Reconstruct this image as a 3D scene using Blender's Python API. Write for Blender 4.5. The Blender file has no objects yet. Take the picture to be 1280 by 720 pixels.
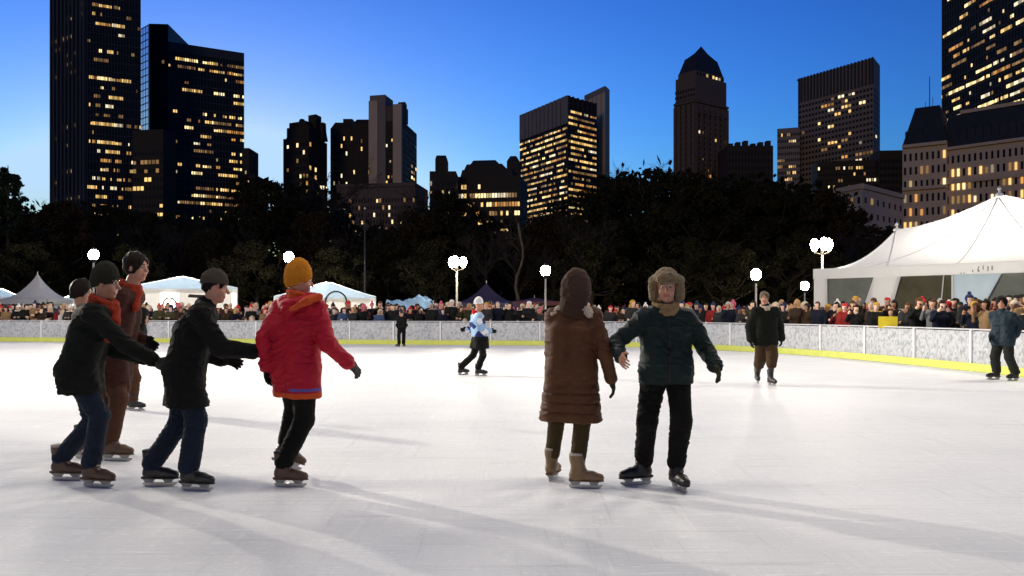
import bpy, math, random
import numpy as np
from mathutils import Vector, Matrix, noise as mnoise
random.seed(7); np.random.seed(7)
S = bpy.context.scene
C = S.collection
R = math.radians
F_PX, HOR, CAMZ = 1000.0, 389.0, 1.45     # focal length in photo pixels, horizon row, eye height

def W(px, py, Y):                           # photo pixel at depth Y -> world point
    return Vector(((px - 640) / F_PX * Y, Y, CAMZ + (HOR - py) / F_PX * Y))
def G(px, py):                              # photo pixel on the ice -> world point
    Y = CAMZ * F_PX / (py - HOR)
    return Vector(((px - 640) / F_PX * Y, Y, 0))

# ------------------------------------------------------------------ materials
MATS = {}
def mat(name, col, rough=0.8, spec=0.3, var=0.12, scale=8.0, bump=0.0, bscale=60.0, metal=0.0, sheen=0.0,
        emit=None, estr=0.0, trans=0.0, coords='Object'):
    if name in MATS: return MATS[name]
    m = bpy.data.materials.new(name); m.use_nodes = True
    nt = m.node_tree; N = nt.nodes; L = nt.links
    p = N['Principled BSDF']
    p.inputs['Roughness'].default_value = rough
    p.inputs['Specular IOR Level'].default_value = spec
    p.inputs['Metallic'].default_value = metal
    if sheen:
        p.inputs['Sheen Weight'].default_value = sheen
        p.inputs['Sheen Roughness'].default_value = 0.5
    tc = N.new('ShaderNodeTexCoord')
    if var > 0:
        nz = N.new('ShaderNodeTexNoise'); nz.inputs['Scale'].default_value = scale; nz.inputs['Detail'].default_value = 5
        nz.inputs['Roughness'].default_value = 0.6
        L.new(tc.outputs[coords], nz.inputs['Vector'])
        mx = N.new('ShaderNodeMixRGB')
        mx.inputs['Color1'].default_value = (*[max(0, c * (1 - var * 1.6)) for c in col], 1)
        mx.inputs['Color2'].default_value = (*[min(1, c * (1 + var * 1.6)) for c in col], 1)
        L.new(nz.outputs['Fac'], mx.inputs['Fac']); L.new(mx.outputs['Color'], p.inputs['Base Color'])
    else:
        p.inputs['Base Color'].default_value = (*col, 1)
    if bump:
        nb = N.new('ShaderNodeTexNoise'); nb.inputs['Scale'].default_value = bscale; nb.inputs['Detail'].default_value = 4
        L.new(tc.outputs[coords], nb.inputs['Vector'])
        b = N.new('ShaderNodeBump'); b.inputs['Strength'].default_value = bump; b.inputs['Distance'].default_value = 0.02
        L.new(nb.outputs['Fac'], b.inputs['Height']); L.new(b.outputs['Normal'], p.inputs['Normal'])
    if emit:
        p.inputs['Emission Color'].default_value = (*emit, 1); p.inputs['Emission Strength'].default_value = estr
    if trans:
        tr = N.new('ShaderNodeBsdfTranslucent'); tr.inputs['Color'].default_value = (*col, 1)
        ms = N.new('ShaderNodeMixShader'); ms.inputs['Fac'].default_value = trans
        L.new(p.outputs[0], ms.inputs[1]); L.new(tr.outputs[0], ms.inputs[2]); L.new(ms.outputs[0], N['Material Output'].inputs['Surface'])
    MATS[name] = m
    return m
def emis(name, col, strength, sample=True):
    if name in MATS: return MATS[name]
    m = bpy.data.materials.new(name); m.use_nodes = True
    p = m.node_tree.nodes['Principled BSDF']
    p.inputs['Base Color'].default_value = (*[c * .3 for c in col], 1)
    p.inputs['Emission Color'].default_value = (*col, 1); p.inputs['Emission Strength'].default_value = strength
    if not sample: m.cycles.emission_sampling = 'NONE'
    MATS[name] = m
    return m

# ------------------------------------------------------------------ objects
def mesh_obj(name, V, Fc, mats, parent=None, smooth=True, mi=None):
    me = bpy.data.meshes.new(name)
    V = np.asarray(V, dtype=np.float32)
    if isinstance(Fc, np.ndarray):
        n, k = Fc.shape
        me.vertices.add(len(V)); me.vertices.foreach_set('co', V.ravel())
        me.loops.add(n * k); me.loops.foreach_set('vertex_index', Fc.astype(np.int32).ravel())
        me.polygons.add(n); me.polygons.foreach_set('loop_start', np.arange(0, n * k, k, dtype=np.int32))
        me.update(calc_edges=True)
    else:
        me.from_pydata(V.tolist(), [], Fc); me.update()
    if not isinstance(mats, (list, tuple)): mats = [mats]
    for m in mats: me.materials.append(m)
    if mi is not None: me.polygons.foreach_set('material_index', np.asarray(mi, dtype=np.int32))
    me.polygons.foreach_set('use_smooth', [smooth] * len(me.polygons))
    me.validate()
    o = bpy.data.objects.new(name, me); C.objects.link(o)
    if parent: o.parent = parent
    return o
def thing(name, label, cat, loc=(0, 0, 0), group=None, rotz=0):
    o = bpy.data.objects.new(name, None); C.objects.link(o); o.location = loc; o.rotation_euler = (0, 0, rotz)
    o.empty_display_size = 0.3
    o['label'] = label; o['category'] = cat
    if group: o['group'] = group
    return o
def tag(o, label, cat, group=None):
    o['label'] = label; o['category'] = cat
    if group: o['group'] = group
    return o
def copy_tree(o, parent=None):
    c = o.copy(); C.objects.link(c); c.parent = parent
    for ch in list(o.children): copy_tree(ch, c)
    return c

class MB:
    def __init__(s): s.v = []; s.f = []; s.m = []
    def add(s, vs, fs, m=0):
        b = len(s.v); s.v += [tuple(v) for v in vs]; s.f += [tuple(b + i for i in f) for f in fs]; s.m += [m] * len(fs); return s
    def box(s, a, b, m=0):
        (x0, y0, z0), (x1, y1, z1) = a, b
        return s.add([(x0,y0,z0),(x1,y0,z0),(x1,y1,z0),(x0,y1,z0),(x0,y0,z1),(x1,y0,z1),(x1,y1,z1),(x0,y1,z1)],
              [(0,3,2,1),(4,5,6,7),(0,1,5,4),(1,2,6,5),(2,3,7,6),(3,0,4,7)], m)
    def obox(s, o, ux, uy, lx, ly, z0, z1, m=0):     # oriented box: origin corner, unit axes, lengths
        o = Vector(o); ux = Vector(ux); uy = Vector(uy)
        q = [o, o + ux*lx, o + ux*lx + uy*ly, o + uy*ly]
        return s.prism([(p.x, p.y) for p in q], z0, z1, m)
    def prism(s, poly, z0, z1, m=0, sc=1.0, cen=None):
        n = len(poly)
        ar = sum(poly[i][0]*poly[(i+1)%n][1]-poly[(i+1)%n][0]*poly[i][1] for i in range(n))
        if ar < 0: poly = poly[::-1]
        cx, cy = cen or (sum(p[0] for p in poly)/n, sum(p[1] for p in poly)/n)
        vs = [(p[0], p[1], z0) for p in poly] + [(cx+(p[0]-cx)*sc, cy+(p[1]-cy)*sc, z1) for p in poly]
        fs = [tuple(range(n))[::-1], tuple(range(n, 2*n))] + [(i, (i+1)%n, n+(i+1)%n, n+i) for i in range(n)]
        return s.add(vs, fs, m)
    def tube(s, pts, rad, n=8, m=0, cap=True):
        pts = [Vector(p) for p in pts]
        if not isinstance(rad, (list, tuple)): rad = [rad]*len(pts)
        vs = []; fs = []
        for i, p in enumerate(pts):
            d = (pts[min(i+1, len(pts)-1)] - pts[max(i-1, 0)]).normalized()
            a = d.orthogonal().normalized() if i == 0 else (a - d*a.dot(d)).normalized()
            b = d.cross(a)
            vs += [p + (a*math.cos(2*math.pi*k/n) + b*math.sin(2*math.pi*k/n))*rad[i] for k in range(n)]
        for i in range(len(pts)-1):
            for k in range(n): fs.append((i*n+k, i*n+(k+1)%n, (i+1)*n+(k+1)%n, (i+1)*n+k))
        if cap: fs += [tuple(range(n))[::-1], tuple(range((len(pts)-1)*n, len(pts)*n))]
        return s.add(vs, fs, m)
    def lathe(s, prof, n=16, m=0, cen=(0,0,0)):
        vs = []; fs = []
        for r, z in prof: vs += [(cen[0]+r*math.cos(2*math.pi*k/n), cen[1]+r*math.sin(2*math.pi*k/n), cen[2]+z) for k in range(n)]
        for i in range(len(prof)-1):
            for k in range(n): fs.append((i*n+k, i*n+(k+1)%n, (i+1)*n+(k+1)%n, (i+1)*n+k))
        fs += [tuple(range(n))[::-1], tuple(range((len(prof)-1)*n, len(prof)*n))]
        return s.add(vs, fs, m)
    def build(s, name, mats, parent=None, smooth=False):
        return mesh_obj(name, s.v, s.f, mats, parent, smooth, s.m)

# ------------------------------------------------------------------ signed distance fields -> smooth meshes
class SDF:
    def __init__(s): s.p = []
    def cap(s, a, b, ra, rb=None, k=0.02, mode='u'): s.p.append(('c', Vector(a), Vector(b), ra, ra if rb is None else rb, k, mode)); return s
    def ell(s, c, ax, r, k=0.02, mode='u'): s.p.append(('e', Vector(c), ax, r, k, mode)); return s   # ax: three unit Vectors
    def cut(s, pt, n, k=0.0): s.p.append(('h', Vector(pt), Vector(n), k)); return s                  # removes the side n points to
    def box(s):
        lo = np.full(3, 1e9); hi = -lo
        for q in s.p:
            if q[0] == 'c' and q[6] == 'u':
                for P, r in ((q[1], q[3]), (q[2], q[4])): lo = np.minimum(lo, np.array(P)-r); hi = np.maximum(hi, np.array(P)+r)
            elif q[0] == 'e' and q[5] == 'u':
                e = sum(np.abs(np.array(a))*r for a, r in zip(q[2], q[3])); lo = np.minimum(lo, np.array(q[1])-e); hi = np.maximum(hi, np.array(q[1])+e)
        return lo, hi
    def mesh(s, vox):
        lo, hi = s.box(); lo = lo - 3*vox - .01; hi = hi + 3*vox + .01
        n = np.ceil((hi-lo)/vox).astype(int) + 1
        D = np.full(n, 0.3, np.float32)
        ax = [lo[i] + np.arange(n[i])*vox for i in range(3)]
        for q in s.p:
            if q[0] == 'h':
                d = ((ax[0][:,None,None]-q[1].x)*q[2].x + (ax[1][None,:,None]-q[1].y)*q[2].y + (ax[2][None,None,:]-q[1].z)*q[2].z).astype(np.float32)
                D = np.maximum(D, d) if q[3] == 0 else -smin(-D, -d, q[3])
                continue
            k = q[5] if q[0] == 'c' else q[4]; mode = q[6] if q[0] == 'c' else q[5]
            if q[0] == 'c':
                A, B = np.array(q[1]), np.array(q[2]); m = max(q[3], q[4]) + 2*k + 3*vox
                l = np.minimum(A, B) - m; h = np.maximum(A, B) + m
            else:
                e = sum(np.abs(np.array(a))*r for a, r in zip(q[2], q[3])) + 2*k + 3*vox; l = np.array(q[1])-e; h = np.array(q[1])+e
            i0 = np.clip(np.floor((l-lo)/vox).astype(int), 0, n); i1 = np.clip(np.ceil((h-lo)/vox).astype(int)+1, 0, n)
            if np.any(i1 <= i0): continue
            X = ax[0][i0[0]:i1[0], None, None]; Y = ax[1][None, i0[1]:i1[1], None]; Z = ax[2][None, None, i0[2]:i1[2]]
            if q[0] == 'c':
                d = B - A; L2 = max(float(d@d), 1e-9)
                t = np.clip(((X-A[0])*d[0] + (Y-A[1])*d[1] + (Z-A[2])*d[2])/L2, 0, 1)
                dd = np.sqrt((X-A[0]-t*d[0])**2 + (Y-A[1]-t*d[1])**2 + (Z-A[2]-t*d[2])**2) - (q[3] + (q[4]-q[3])*t)
            else:
                c = q[1]; X = X-c.x; Y = Y-c.y; Z = Z-c.z; a1 = 0; a2 = 0
                for a, r in zip(q[2], q[3]):
                    u = (X*a[0] + Y*a[1] + Z*a[2])/r; a1 = a1 + u*u; a2 = a2 + (u/r)**2
                k0 = np.sqrt(a1); dd = k0*(k0-1)/np.maximum(np.sqrt(a2), 1e-6)
            sl = tuple(slice(i0[i], i1[i]) for i in range(3)); dd = dd.astype(np.float32)
            D[sl] = smin(D[sl], dd, k) if mode == 'u' else -smin(-D[sl], dd, k)
        D = np.pad(D, 1, constant_values=0.3)
        return nets(D, lo - vox, vox)
def smin(a, b, k):
    if k <= 0: return np.minimum(a, b)
    h = np.clip(0.5 + 0.5*(b-a)/k, 0, 1); return b + (a-b)*h - k*h*(1-h)
def nets(D, org, vox):
    I = D < 0
    sh = [(i, j, k) for i in (0, 1) for j in (0, 1) for k in (0, 1)]
    nx, ny, nz = [q-1 for q in D.shape]
    cnt = np.zeros((nx, ny, nz), np.int8)
    for i, j, k in sh: cnt += I[i:i+nx, j:j+ny, k:k+nz]
    act = (cnt > 0) & (cnt < 8)
    idx = np.full((nx, ny, nz), -1, np.int64); ii, jj, kk = np.nonzero(act); idx[ii, jj, kk] = np.arange(len(ii))
    acc = np.zeros((len(ii), 3)); num = np.zeros(len(ii))
    for a in range(3):
        for s1 in (0, 1):
            for s2 in (0, 1):
                o = [0, 0, 0]; o[(a+1) % 3] = s1; o[(a+2) % 3] = s2; e = list(o); e[a] = 1
                d0 = D[ii+o[0], jj+o[1], kk+o[2]]; d1 = D[ii+e[0], jj+e[1], kk+e[2]]
                m = (d0 < 0) != (d1 < 0); t = np.where(m, d0/np.where(m, d0-d1, 1), 0)
                p = np.array(o, float)[None].repeat(len(ii), 0); p[:, a] = t
                acc += p*m[:, None]; num += m
    V = org + (np.stack([ii, jj, kk], 1) + acc/np.maximum(num, 1)[:, None])*vox
    Q = []
    for a in range(3):
        b, c = (a+1) % 3, (a+2) % 3
        s0 = [slice(None)]*3; s1 = [slice(None)]*3; s0[a] = slice(0, -1); s1[a] = slice(1, None)
        x = I[tuple(s0)] != I[tuple(s1)]
        P = np.stack(np.nonzero(x), 1)
        ok = (P[:, b] > 0) & (P[:, c] > 0) & (P[:, b] < D.shape[b]-1) & (P[:, c] < D.shape[c]-1); P = P[ok]
        ins = I[P[:, 0], P[:, 1], P[:, 2]]
        def at(db, dc):
            q = P.copy(); q[:, b] += db; q[:, c] += dc; return idx[q[:, 0], q[:, 1], q[:, 2]]
        q = np.stack([at(-1, -1), at(0, -1), at(0, 0), at(-1, 0)], 1)
        q[~ins] = q[~ins][:, ::-1]
        Q.append(q)
    Q = np.concatenate(Q); Q = Q[(Q >= 0).all(1)]
    return V, Q
def normals(V, Q):
    n = np.cross(V[Q[:, 2]]-V[Q[:, 0]], V[Q[:, 3]]-V[Q[:, 1]]); N = np.zeros_like(V)
    for i in range(4): np.add.at(N, Q[:, i], n)
    return N/np.maximum(np.linalg.norm(N, axis=1), 1e-9)[:, None]
def wav(P, f, seed):                        # cheap smooth noise in about -1..1
    r = np.random.RandomState(seed); o = np.zeros(len(P))
    w = P*f; w = w + 0.6*np.sin(w[:, [1, 2, 0]]*1.3 + r.rand(3)*6)
    for i in range(5):
        k = r.randn(3); k /= np.linalg.norm(k); o += np.sin(w@k*(0.8+0.5*r.rand()) + r.rand()*6.28)
    return o/3
def cloth(V, Q, amp=0.006, f=14, seed=1, fine=0.0):
    N = normals(V, Q)
    r = np.random.RandomState(seed+77).randn(3)*.35
    warp = V + .035*np.stack([wav(V, f*1.1, seed+i+20) for i in range(3)], 1)
    fold = wav(warp*np.array([1, 1, 1.9])+r, f*2.6, seed)
    mask = .55+.45*wav(V, f*.7, seed+9)
    d = amp*2.3*(np.exp(-np.abs(fold)*3.6)-.32)*np.clip(mask, .15, 1.2) + amp*.55*wav(warp, f*1.0, seed+3) + amp*.28*wav(warp*np.array([1, 1, 1.6]), f*5.5, seed+4)
    if fine: d = d + fine*wav(V, f*14, seed+5)
    return V + N*d[:, None]
# ------------------------------------------------------------------ people
SKIN = [mat('skin_warm', (.50,.25,.15), .5, .35, .1, 20), mat('skin_tan', (.38,.19,.11), .5, .35, .1, 20), mat('skin_pale', (.58,.34,.24), .5, .35, .1, 20)]
LIPS = mat('lips', (.42,.13,.10), .45, .4, .05); EYED = mat('eye_dark', (.02,.015,.012), .2, .6, 0); EYEW = mat('eye_white', (.42,.38,.34), .4, .3, 0)
BLADE = mat('skate_steel', (.42,.42,.43), .3, .5, .05, 10, metal=.9)
HOLDER = mat('skate_holder', (.30,.30,.29), .4, .5, .05)
def fabric(n, c, bump=.25, bs=120, rough=.9, sheen=.02, var=.14, sc=9): return mat(n, c, rough, .12, var, sc, bump, bs, sheen=sheen)
def frame(d, up=Vector((0, 0, 1))):
    d = d.normalized(); s = up.cross(d).normalized(); return d, s, d.cross(s)
def ik(a, c, l1, l2, pole):
    d = c-a; L = d.length; l1, l2 = max(l1, L*.503), max(l2, L*.503)
    u = d.normalized(); x = (l1*l1-l2*l2+L*L)/(2*L); h = math.sqrt(max(l1*l1-x*x, 0))
    p = (pole-u*pole.dot(u)); p = p.normalized() if p.length > 1e-4 else u.orthogonal()
    return a+u*x+p*h
def hand_sdf(f, wrist, d, n, g=0.0, curl=1.0, s=1.0):
    d = d.normalized(); n = (n-d*n.dot(d)).normalized(); w = d.cross(n)
    if w.z < 0 and abs(w.z) > .3: w = -w            # thumb on the upper side
    f.cap(wrist-d*.03*s, wrist+d*.02*s, .026*s+g, .028*s+g, .015)
    f.ell(wrist+d*.05*s, (d, w, n), (.052*s+g, .042*s+g, .017*s+g), .012)
    for i, L in enumerate((.95, 1.08, 1.0, .78)):
        o = (1.5-i); b = wrist+d*.085*s+w*o*.0205*s; dd = (d+w*o*.06).normalized()
        a1 = .25*curl+.08*i; a2 = .75*curl+.12*i
        d1 = dd*math.cos(a1)+n*math.sin(a1); d2 = dd*math.cos(a2)+n*math.sin(a2)
        m = b+d1*.042*L*s
        f.cap(b-d*.012*s, m, .0092*s+g, .0085*s+g, .005); f.cap(m, m+d2*.038*L*s, .0085*s+g, .0072*s+g, .004)
    b = wrist+d*.028*s+w*.03*s; d1 = (d*.65+w*.7+n*.25).normalized(); m = b+d1*.042*s
    f.cap(b, m, .013*s+g, .0105*s+g, .01); f.cap(m, m+(d*.9+w*.2+n*.3).normalized()*.032*s, .0105*s+g, .008*s+g, .005)
class Fig: pass
def solve(p):
    """joints of a figure from its spec (photo pixels at the figure's own depth)"""
    j = Fig(); Y = p['Y']; s = p.get('s', 1.0); j.s = s; j.Y = Y
    j.f = Vector((math.cos(R(p['face'])), math.sin(R(p['face'])), 0)); j.l = Vector((-j.f.y, j.f.x, 0))
    pt = lambda q: W(q[0], q[1], Y+(q[2] if len(q) > 2 else 0))
    j.pel, j.neck, j.head = pt(p['pelvis']), pt(p['neck']), pt(p['head'])
    ha = p.get('headang', p['face']); tilt = p.get('tilt', 0)
    hf = Vector((math.cos(R(ha)), math.sin(R(ha)), 0)); hu = Vector((0, 0, 1)); hs = hu.cross(hf)
    rot = Matrix.Rotation(R(tilt), 3, hs); j.hf, j.hu, j.hs = rot@hf, rot@hu, hs
    sp = j.neck-j.pel; j.spine = sp.normalized()
    j.chest = j.pel+sp*.62-j.f*.015
    sl = (j.l+Vector((0, 0, p.get('sh_tilt', 0)))).normalized(); yaw = p.get('sh_yaw', 0)
    sl = Matrix.Rotation(R(yaw), 3, 'Z')@sl; j.sl = sl
    sw = p.get('sw', .18)*s; j.sw = sw
    j.shc = j.neck-j.spine*.055*s; j.sh = [j.shc+sl*sw, j.shc-sl*sw]
    j.hip = [j.pel+j.l*.09*s-Vector((0, 0, .03)), j.pel-j.l*.09*s-Vector((0, 0, .03))]
    j.hand, j.elb, j.wri, j.hd = [], [], [], []
    for i, q in enumerate(p['hands']):
        h = pt(q); pole = Vector(p.get('epole', [(0, 0, -1)]*2)[i])-j.f*.4
        e = ik(j.sh[i], h, .30*s, .335*s, pole); d = (h-e).normalized()
        j.hand.append(h); j.elb.append(e); j.hd.append(d); j.wri.append(h-d*.085*s)
    j.foot, j.ank, j.knee, j.fang = [], [], [], []
    for i, q in enumerate(p['feet']):
        g = G(q[0], q[1]) if len(q) < 5 else W(q[0], q[1], q[4]); lift = q[3] if len(q) > 3 else 0
        if len(q) >= 5: g.z = lift
        a = R(q[2]); pitch = R(q[5]) if len(q) > 5 else 0
        M = Matrix.Translation(g)@Matrix.Rotation(a, 4, 'Z')@Matrix.Rotation(pitch, 4, 'Y')
        j.foot.append(M); ak = M@Vector((-.065*s, 0, .17*s)); j.ank.append(ak)
        kp = Vector((math.cos(a), math.sin(a), 0))*.6+j.f
        kp = Vector(p['kpole'][i]) if 'kpole' in p else kp
        D_ = (ak-j.hip[i]).length; bl = p.get('bend', .515); j.knee.append(ik(j.hip[i], ak, min(.46*s, D_*bl), min(.45*s, D_*bl), kp))
    return j
def body_sdf(f, j, hands=True):
    s = j.s; l, sl = j.l, j.sl
    f.cap(j.hip[0], j.hip[1], .10*s, k=.03)
    for sg in (1, -1):
        f.cap(j.pel+l*.055*s*sg, j.chest+sl*.075*s*sg, .098*s, .105*s, .05)
        f.cap(j.chest+sl*.075*s*sg, j.shc+sl*.07*s*sg, .105*s, .075*s, .04)
    f.cap(j.sh[0], j.sh[1], .058*s, k=.04)
    f.cap(j.shc, j.head-j.hu*.05*s-j.hf*.01, .062*s, .052*s, .03)
    for i in (0, 1):
        f.cap(j.sh[i], j.elb[i], .052*s, .042*s, .025); f.cap(j.elb[i], j.wri[i], .043*s, .028*s, .015)
        f.cap(j.hip[i], j.knee[i], .088*s, .058*s, .03)
        m = j.knee[i].lerp(j.ank[i], .3); f.cap(j.knee[i], m, .056*s, .058*s, .02); f.cap(m, j.ank[i], .056*s, .036*s, .02)
        M = j.foot[i]; f.cap(M@Vector((-.07*s, 0, .105*s)), M@Vector((.10*s, 0, .09*s)), .035*s, .026*s, .02); f.cap(j.ank[i], M@Vector((-.06*s, 0, .11*s)), .036*s, .036*s, .015)
        if hands: hand_sdf(f, j.wri[i], j.hd[i], j.sl*(-1 if i == 0 else 1)+Vector((0, 0, -.35)), 0, .8, s)
    head_sdf(f, j)
def head_sdf(f, j, s=None):
    s = (s or j.s)*.93; c, F, S_, U = j.head, j.hf, j.hs, j.hu; A = (F, S_, U)
    at = lambda x, y, z: c+F*x*s+S_*y*s+U*z*s
    f.ell(at(-.01, 0, .03), A, (.098*s, .077*s, .105*s), .02); f.ell(at(.022, 0, -.05), A, (.068*s, .056*s, .072*s), .035)
    f.ell(at(.066, 0, -.098), A, (.022*s, .024*s, .018*s), .025)
    for y in (.033, -.033):
        f.ell(at(.094, y, .012), A, (.018*s, .018*s, .013*s), .012, 's'); f.ell(at(.076, y, .012), A, (.0125*s,)*3, .002)
        f.cap(at(.088, y*.5, .036), at(.078, y*1.5, .036), .009*s, .007*s, .012)
        f.ell(at(-.005, y*2.4, -.005), (F, S_, U), (.022*s, .01*s, .032*s), .006)
        f.ell(at(.06, y*1.25, -.03), A, (.025*s, .022*s, .022*s), .03)
    f.cap(at(.088, 0, .014), at(.112, 0, -.022), .009*s, .0145*s, .012)
    f.cap(at(.086, .018, -.056), at(.086, -.018, -.056), .0085*s, k=.008); f.cap(at(.087, .015, -.068), at(.087, -.015, -.068), .009*s, k=.006)
def build_body(name, j, skin, par, vox=.0065):
    f = SDF(); body_sdf(f, j); V, Q = f.mesh(vox)
    s = j.s*.93; cen = V[Q].mean(1); d = cen-np.array(j.head)
    x, y, z = d@np.array(j.hf)/s, d@np.array(j.hs)/s, d@np.array(j.hu)/s
    mi = np.zeros(len(Q), int)
    eye = (x > .06) & (np.abs(np.abs(y)-.033) < .0135) & (np.abs(z-.012) < .009); mi[eye] = 3
    mi[eye & (np.abs(np.abs(y)-.033) < .006)] = 2
    mi[(x > .06) & (np.abs(np.abs(y)-.033) < .02) & (np.abs(z-.038) < .0055)] = 2
    mi[(x > .075) & (np.abs(y) < .027) & (np.abs(z+.062) < .013)] = 1
    return mesh_obj('body', V-np.array(par.location), Q, [skin, LIPS, EYED, EYEW], par, True, mi)
def put(name, f, m, par, vox=.009, amp=.005, fr=14, seed=1, fine=0, post=None, mi=None):
    V, Q = f.mesh(vox); V0 = V
    if amp: V = cloth(V, Q, amp, fr, seed, fine)
    if post: V = post(V, Q)
    return mesh_obj(name, V-np.array(par.location), Q, m, par, True, mi(V0[Q].mean(1)) if mi else None)
def torso_coat(f, j, t, hem, flare=.02, k=.045, low=.0):
    """hem: height of the hem in metres along the spine below (-) or above the pelvis; returns the hem cut"""
    s = j.s; l, sl = j.l, j.sl
    ln = -hem
    for sg in (1, -1):
        f.cap(j.pel+l*.078*s*sg, j.chest+sl*.075*s*sg, .116*s+t, .112*s+t, k)
        f.cap(j.chest+sl*.075*s*sg, j.shc+sl*.075*s*sg, .112*s+t, .075*s+t, k)
    f.cap(j.sh[0], j.sh[1], .058*s+t, k=k)
    return f
def sleeves(f, j, t, cuff=1.0, k=.03):
    s = j.s
    for i in (0, 1):
        e = j.elb[i]; w = e.lerp(j.wri[i], cuff)
        f.cap(j.sh[i], e, .060*s+t, .052*s+t, k); f.cap(e, w, .050*s+t, .040*s+t, k*.6)
        f.cap(w-(w-e).normalized()*.02, w, .043*s+t, .043*s+t, .004)
def skirt(f, j, t, zhem, flare, fwd=0.0):
    """coat tails from the hips to a level hem at world height zhem"""
    s = j.s; dz = j.pel.z-zhem
    for i, sg in ((0, 1), (1, -1)):
        top = j.pel+j.l*.078*s*sg
        b = j.hip[i].lerp(j.knee[i], min(1, max(dz, .02)/max(j.pel.z-j.knee[i].z, .05))); b.z = zhem-.05; b = b.lerp(top+Vector((0, 0, zhem-.05-top.z)), .45)
        f.cap(top, b, .116*s+t, .112*s+t+flare, .06)
    f.cut((0, 0, zhem), (0, 0, -1), .012)
def trousers(f, j, t=.012, end=.03, wide=0.0, knee=0.0):
    s = j.s
    f.cap(j.hip[0]+Vector((0, 0, .03)), j.hip[1]+Vector((0, 0, .03)), .103*s+t, k=.03); f.cap(j.pel, j.pel+j.spine*.12*s, .10*s+t, .09*s+t, .04)
    for i in (0, 1):
        a = j.ank[i]; kn = j.knee[i]; e = a.lerp(kn, end)
        f.cap(j.hip[i], kn, .088*s+t, .061*s+t+knee, .03); f.cap(kn, e, .061*s+t+knee, .046*s+t+wide, .02)
        u = (kn-a).normalized(); f.cut(e, -u) if False else None
def seams(planes, depth=.006, w=.007, also=None):
    def post(V, Q):
        d = np.zeros(len(V))
        for p, n in planes: d += np.exp(-((((V-np.array(p))@np.array(n)))/w)**2)
        V = V-normals(V, Q)*(np.clip(d, 0, 1)*depth)[:, None]
        return also(V, Q) if also else V
    return post
def shell(n, c, rough, spec, bs): return mat(n, c, rough, spec, .12, 6, .2, bs)
def skate(par, M, s, boot, sole, lace, blade_holder=HOLDER, figure=True):
    L = Matrix.Translation(-Vector(par.location))@M@Matrix.Scale(s, 4)
    f = SDF()
    f.cap((-.085, 0, .105), (.06, 0, .098), .044, .042, .02); f.cap((.05, 0, .098), (.125, 0, .088), .043, .034, .02)
    f.cap((-.072, 0, .11), (-.068, 0, .24), .046, .05, .03); f.cap((-.03, 0, .14), (-.055, 0, .24), .045, .047, .03); f.cap((-.075, 0, .24), (-.078, 0, .29), .052, .056, .02)
    f.cut((0, 0, .066), (0, 0, -1)); f.cut((0, 0, .29), (0, 0, 1), .01)
    V, Q = f.mesh(.008); c = V[Q].mean(1)
    fr = (np.abs(c[:, 1]) < .024) & (c[:, 2] > .125) & (c[:, 0] > -.035) & (np.mod(c[:, 2]*1.0+c[:, 0]*.3, .024) < .011)
    rim = c[:, 2] > .272
    mi = np.where(fr | rim, 1, 0)
    o = mesh_obj('skate', (np.array(L.to_3x3())@V.T).T+np.array(L.translation), Q, [boot, lace], par, True, mi)
    def sub(name, mb, m, sm=False):
        mb.v = [tuple(L@Vector(v)) for v in mb.v]; return mb.build(name, m, o, sm)
    q = MB(); prof = [(-.11, .0), (-.125, .012), (-.12, .03)] 
    out = [(-.13, .012), (-.122, .003), (-.10, 0), (.10, 0), (.125, .004), (.145, .018), (.148, .03), (.135, .03), (-.13, .026)]
    n = len(out); w = .004
    q.add([(x, -w, z) for x, z in out]+[(x, w, z) for x, z in out], [tuple(range(n)), tuple(range(n, 2*n))[::-1]]+[(i, n+i, n+(i+1) % n, (i+1) % n) for i in range(n)])
    sub('blade', q, BLADE)
    for x0, x1, x2, x3 in ((-.11, -.05, -.125, -.03), (.05, .10, .03, .12)):
        q = MB()
        q.add([(x0, -.006, .024), (x1, -.006, .024), (x1, .006, .024), (x0, .006, .024), (x2, -.028, .062), (x3, -.028, .062), (x3, .028, .062), (x2, .028, .062)],
              [(0,3,2,1),(4,5,6,7),(0,1,5,4),(1,2,6,5),(2,3,7,6),(3,0,4,7)])
        sub('blade_holder', q, blade_holder)
    q = MB(); pts = [(-.132, .03), (-.13, -.03), (-.05, -.036), (.06, -.043), (.12, -.037), (.158, -.012), (.158, .012), (.12, .037), (.06, .043), (-.05, .036)]
    q.prism(pts, .058, .067); q.prism([(-.132, .032), (-.132, -.032), (-.055, -.035), (-.055, .035)], .0622, .076) if figure else None
    sub('sole', q, sole)
    return o
def person(label, p, skin, group=None):
    j = solve(p); g = (j.foot[0].translation+j.foot[1].translation)/2; g.z = 0
    par = thing('person', label, 'person', g, group)
    build_body('body', j, skin, par, p.get('vox', .0065))
    return j, par
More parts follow.
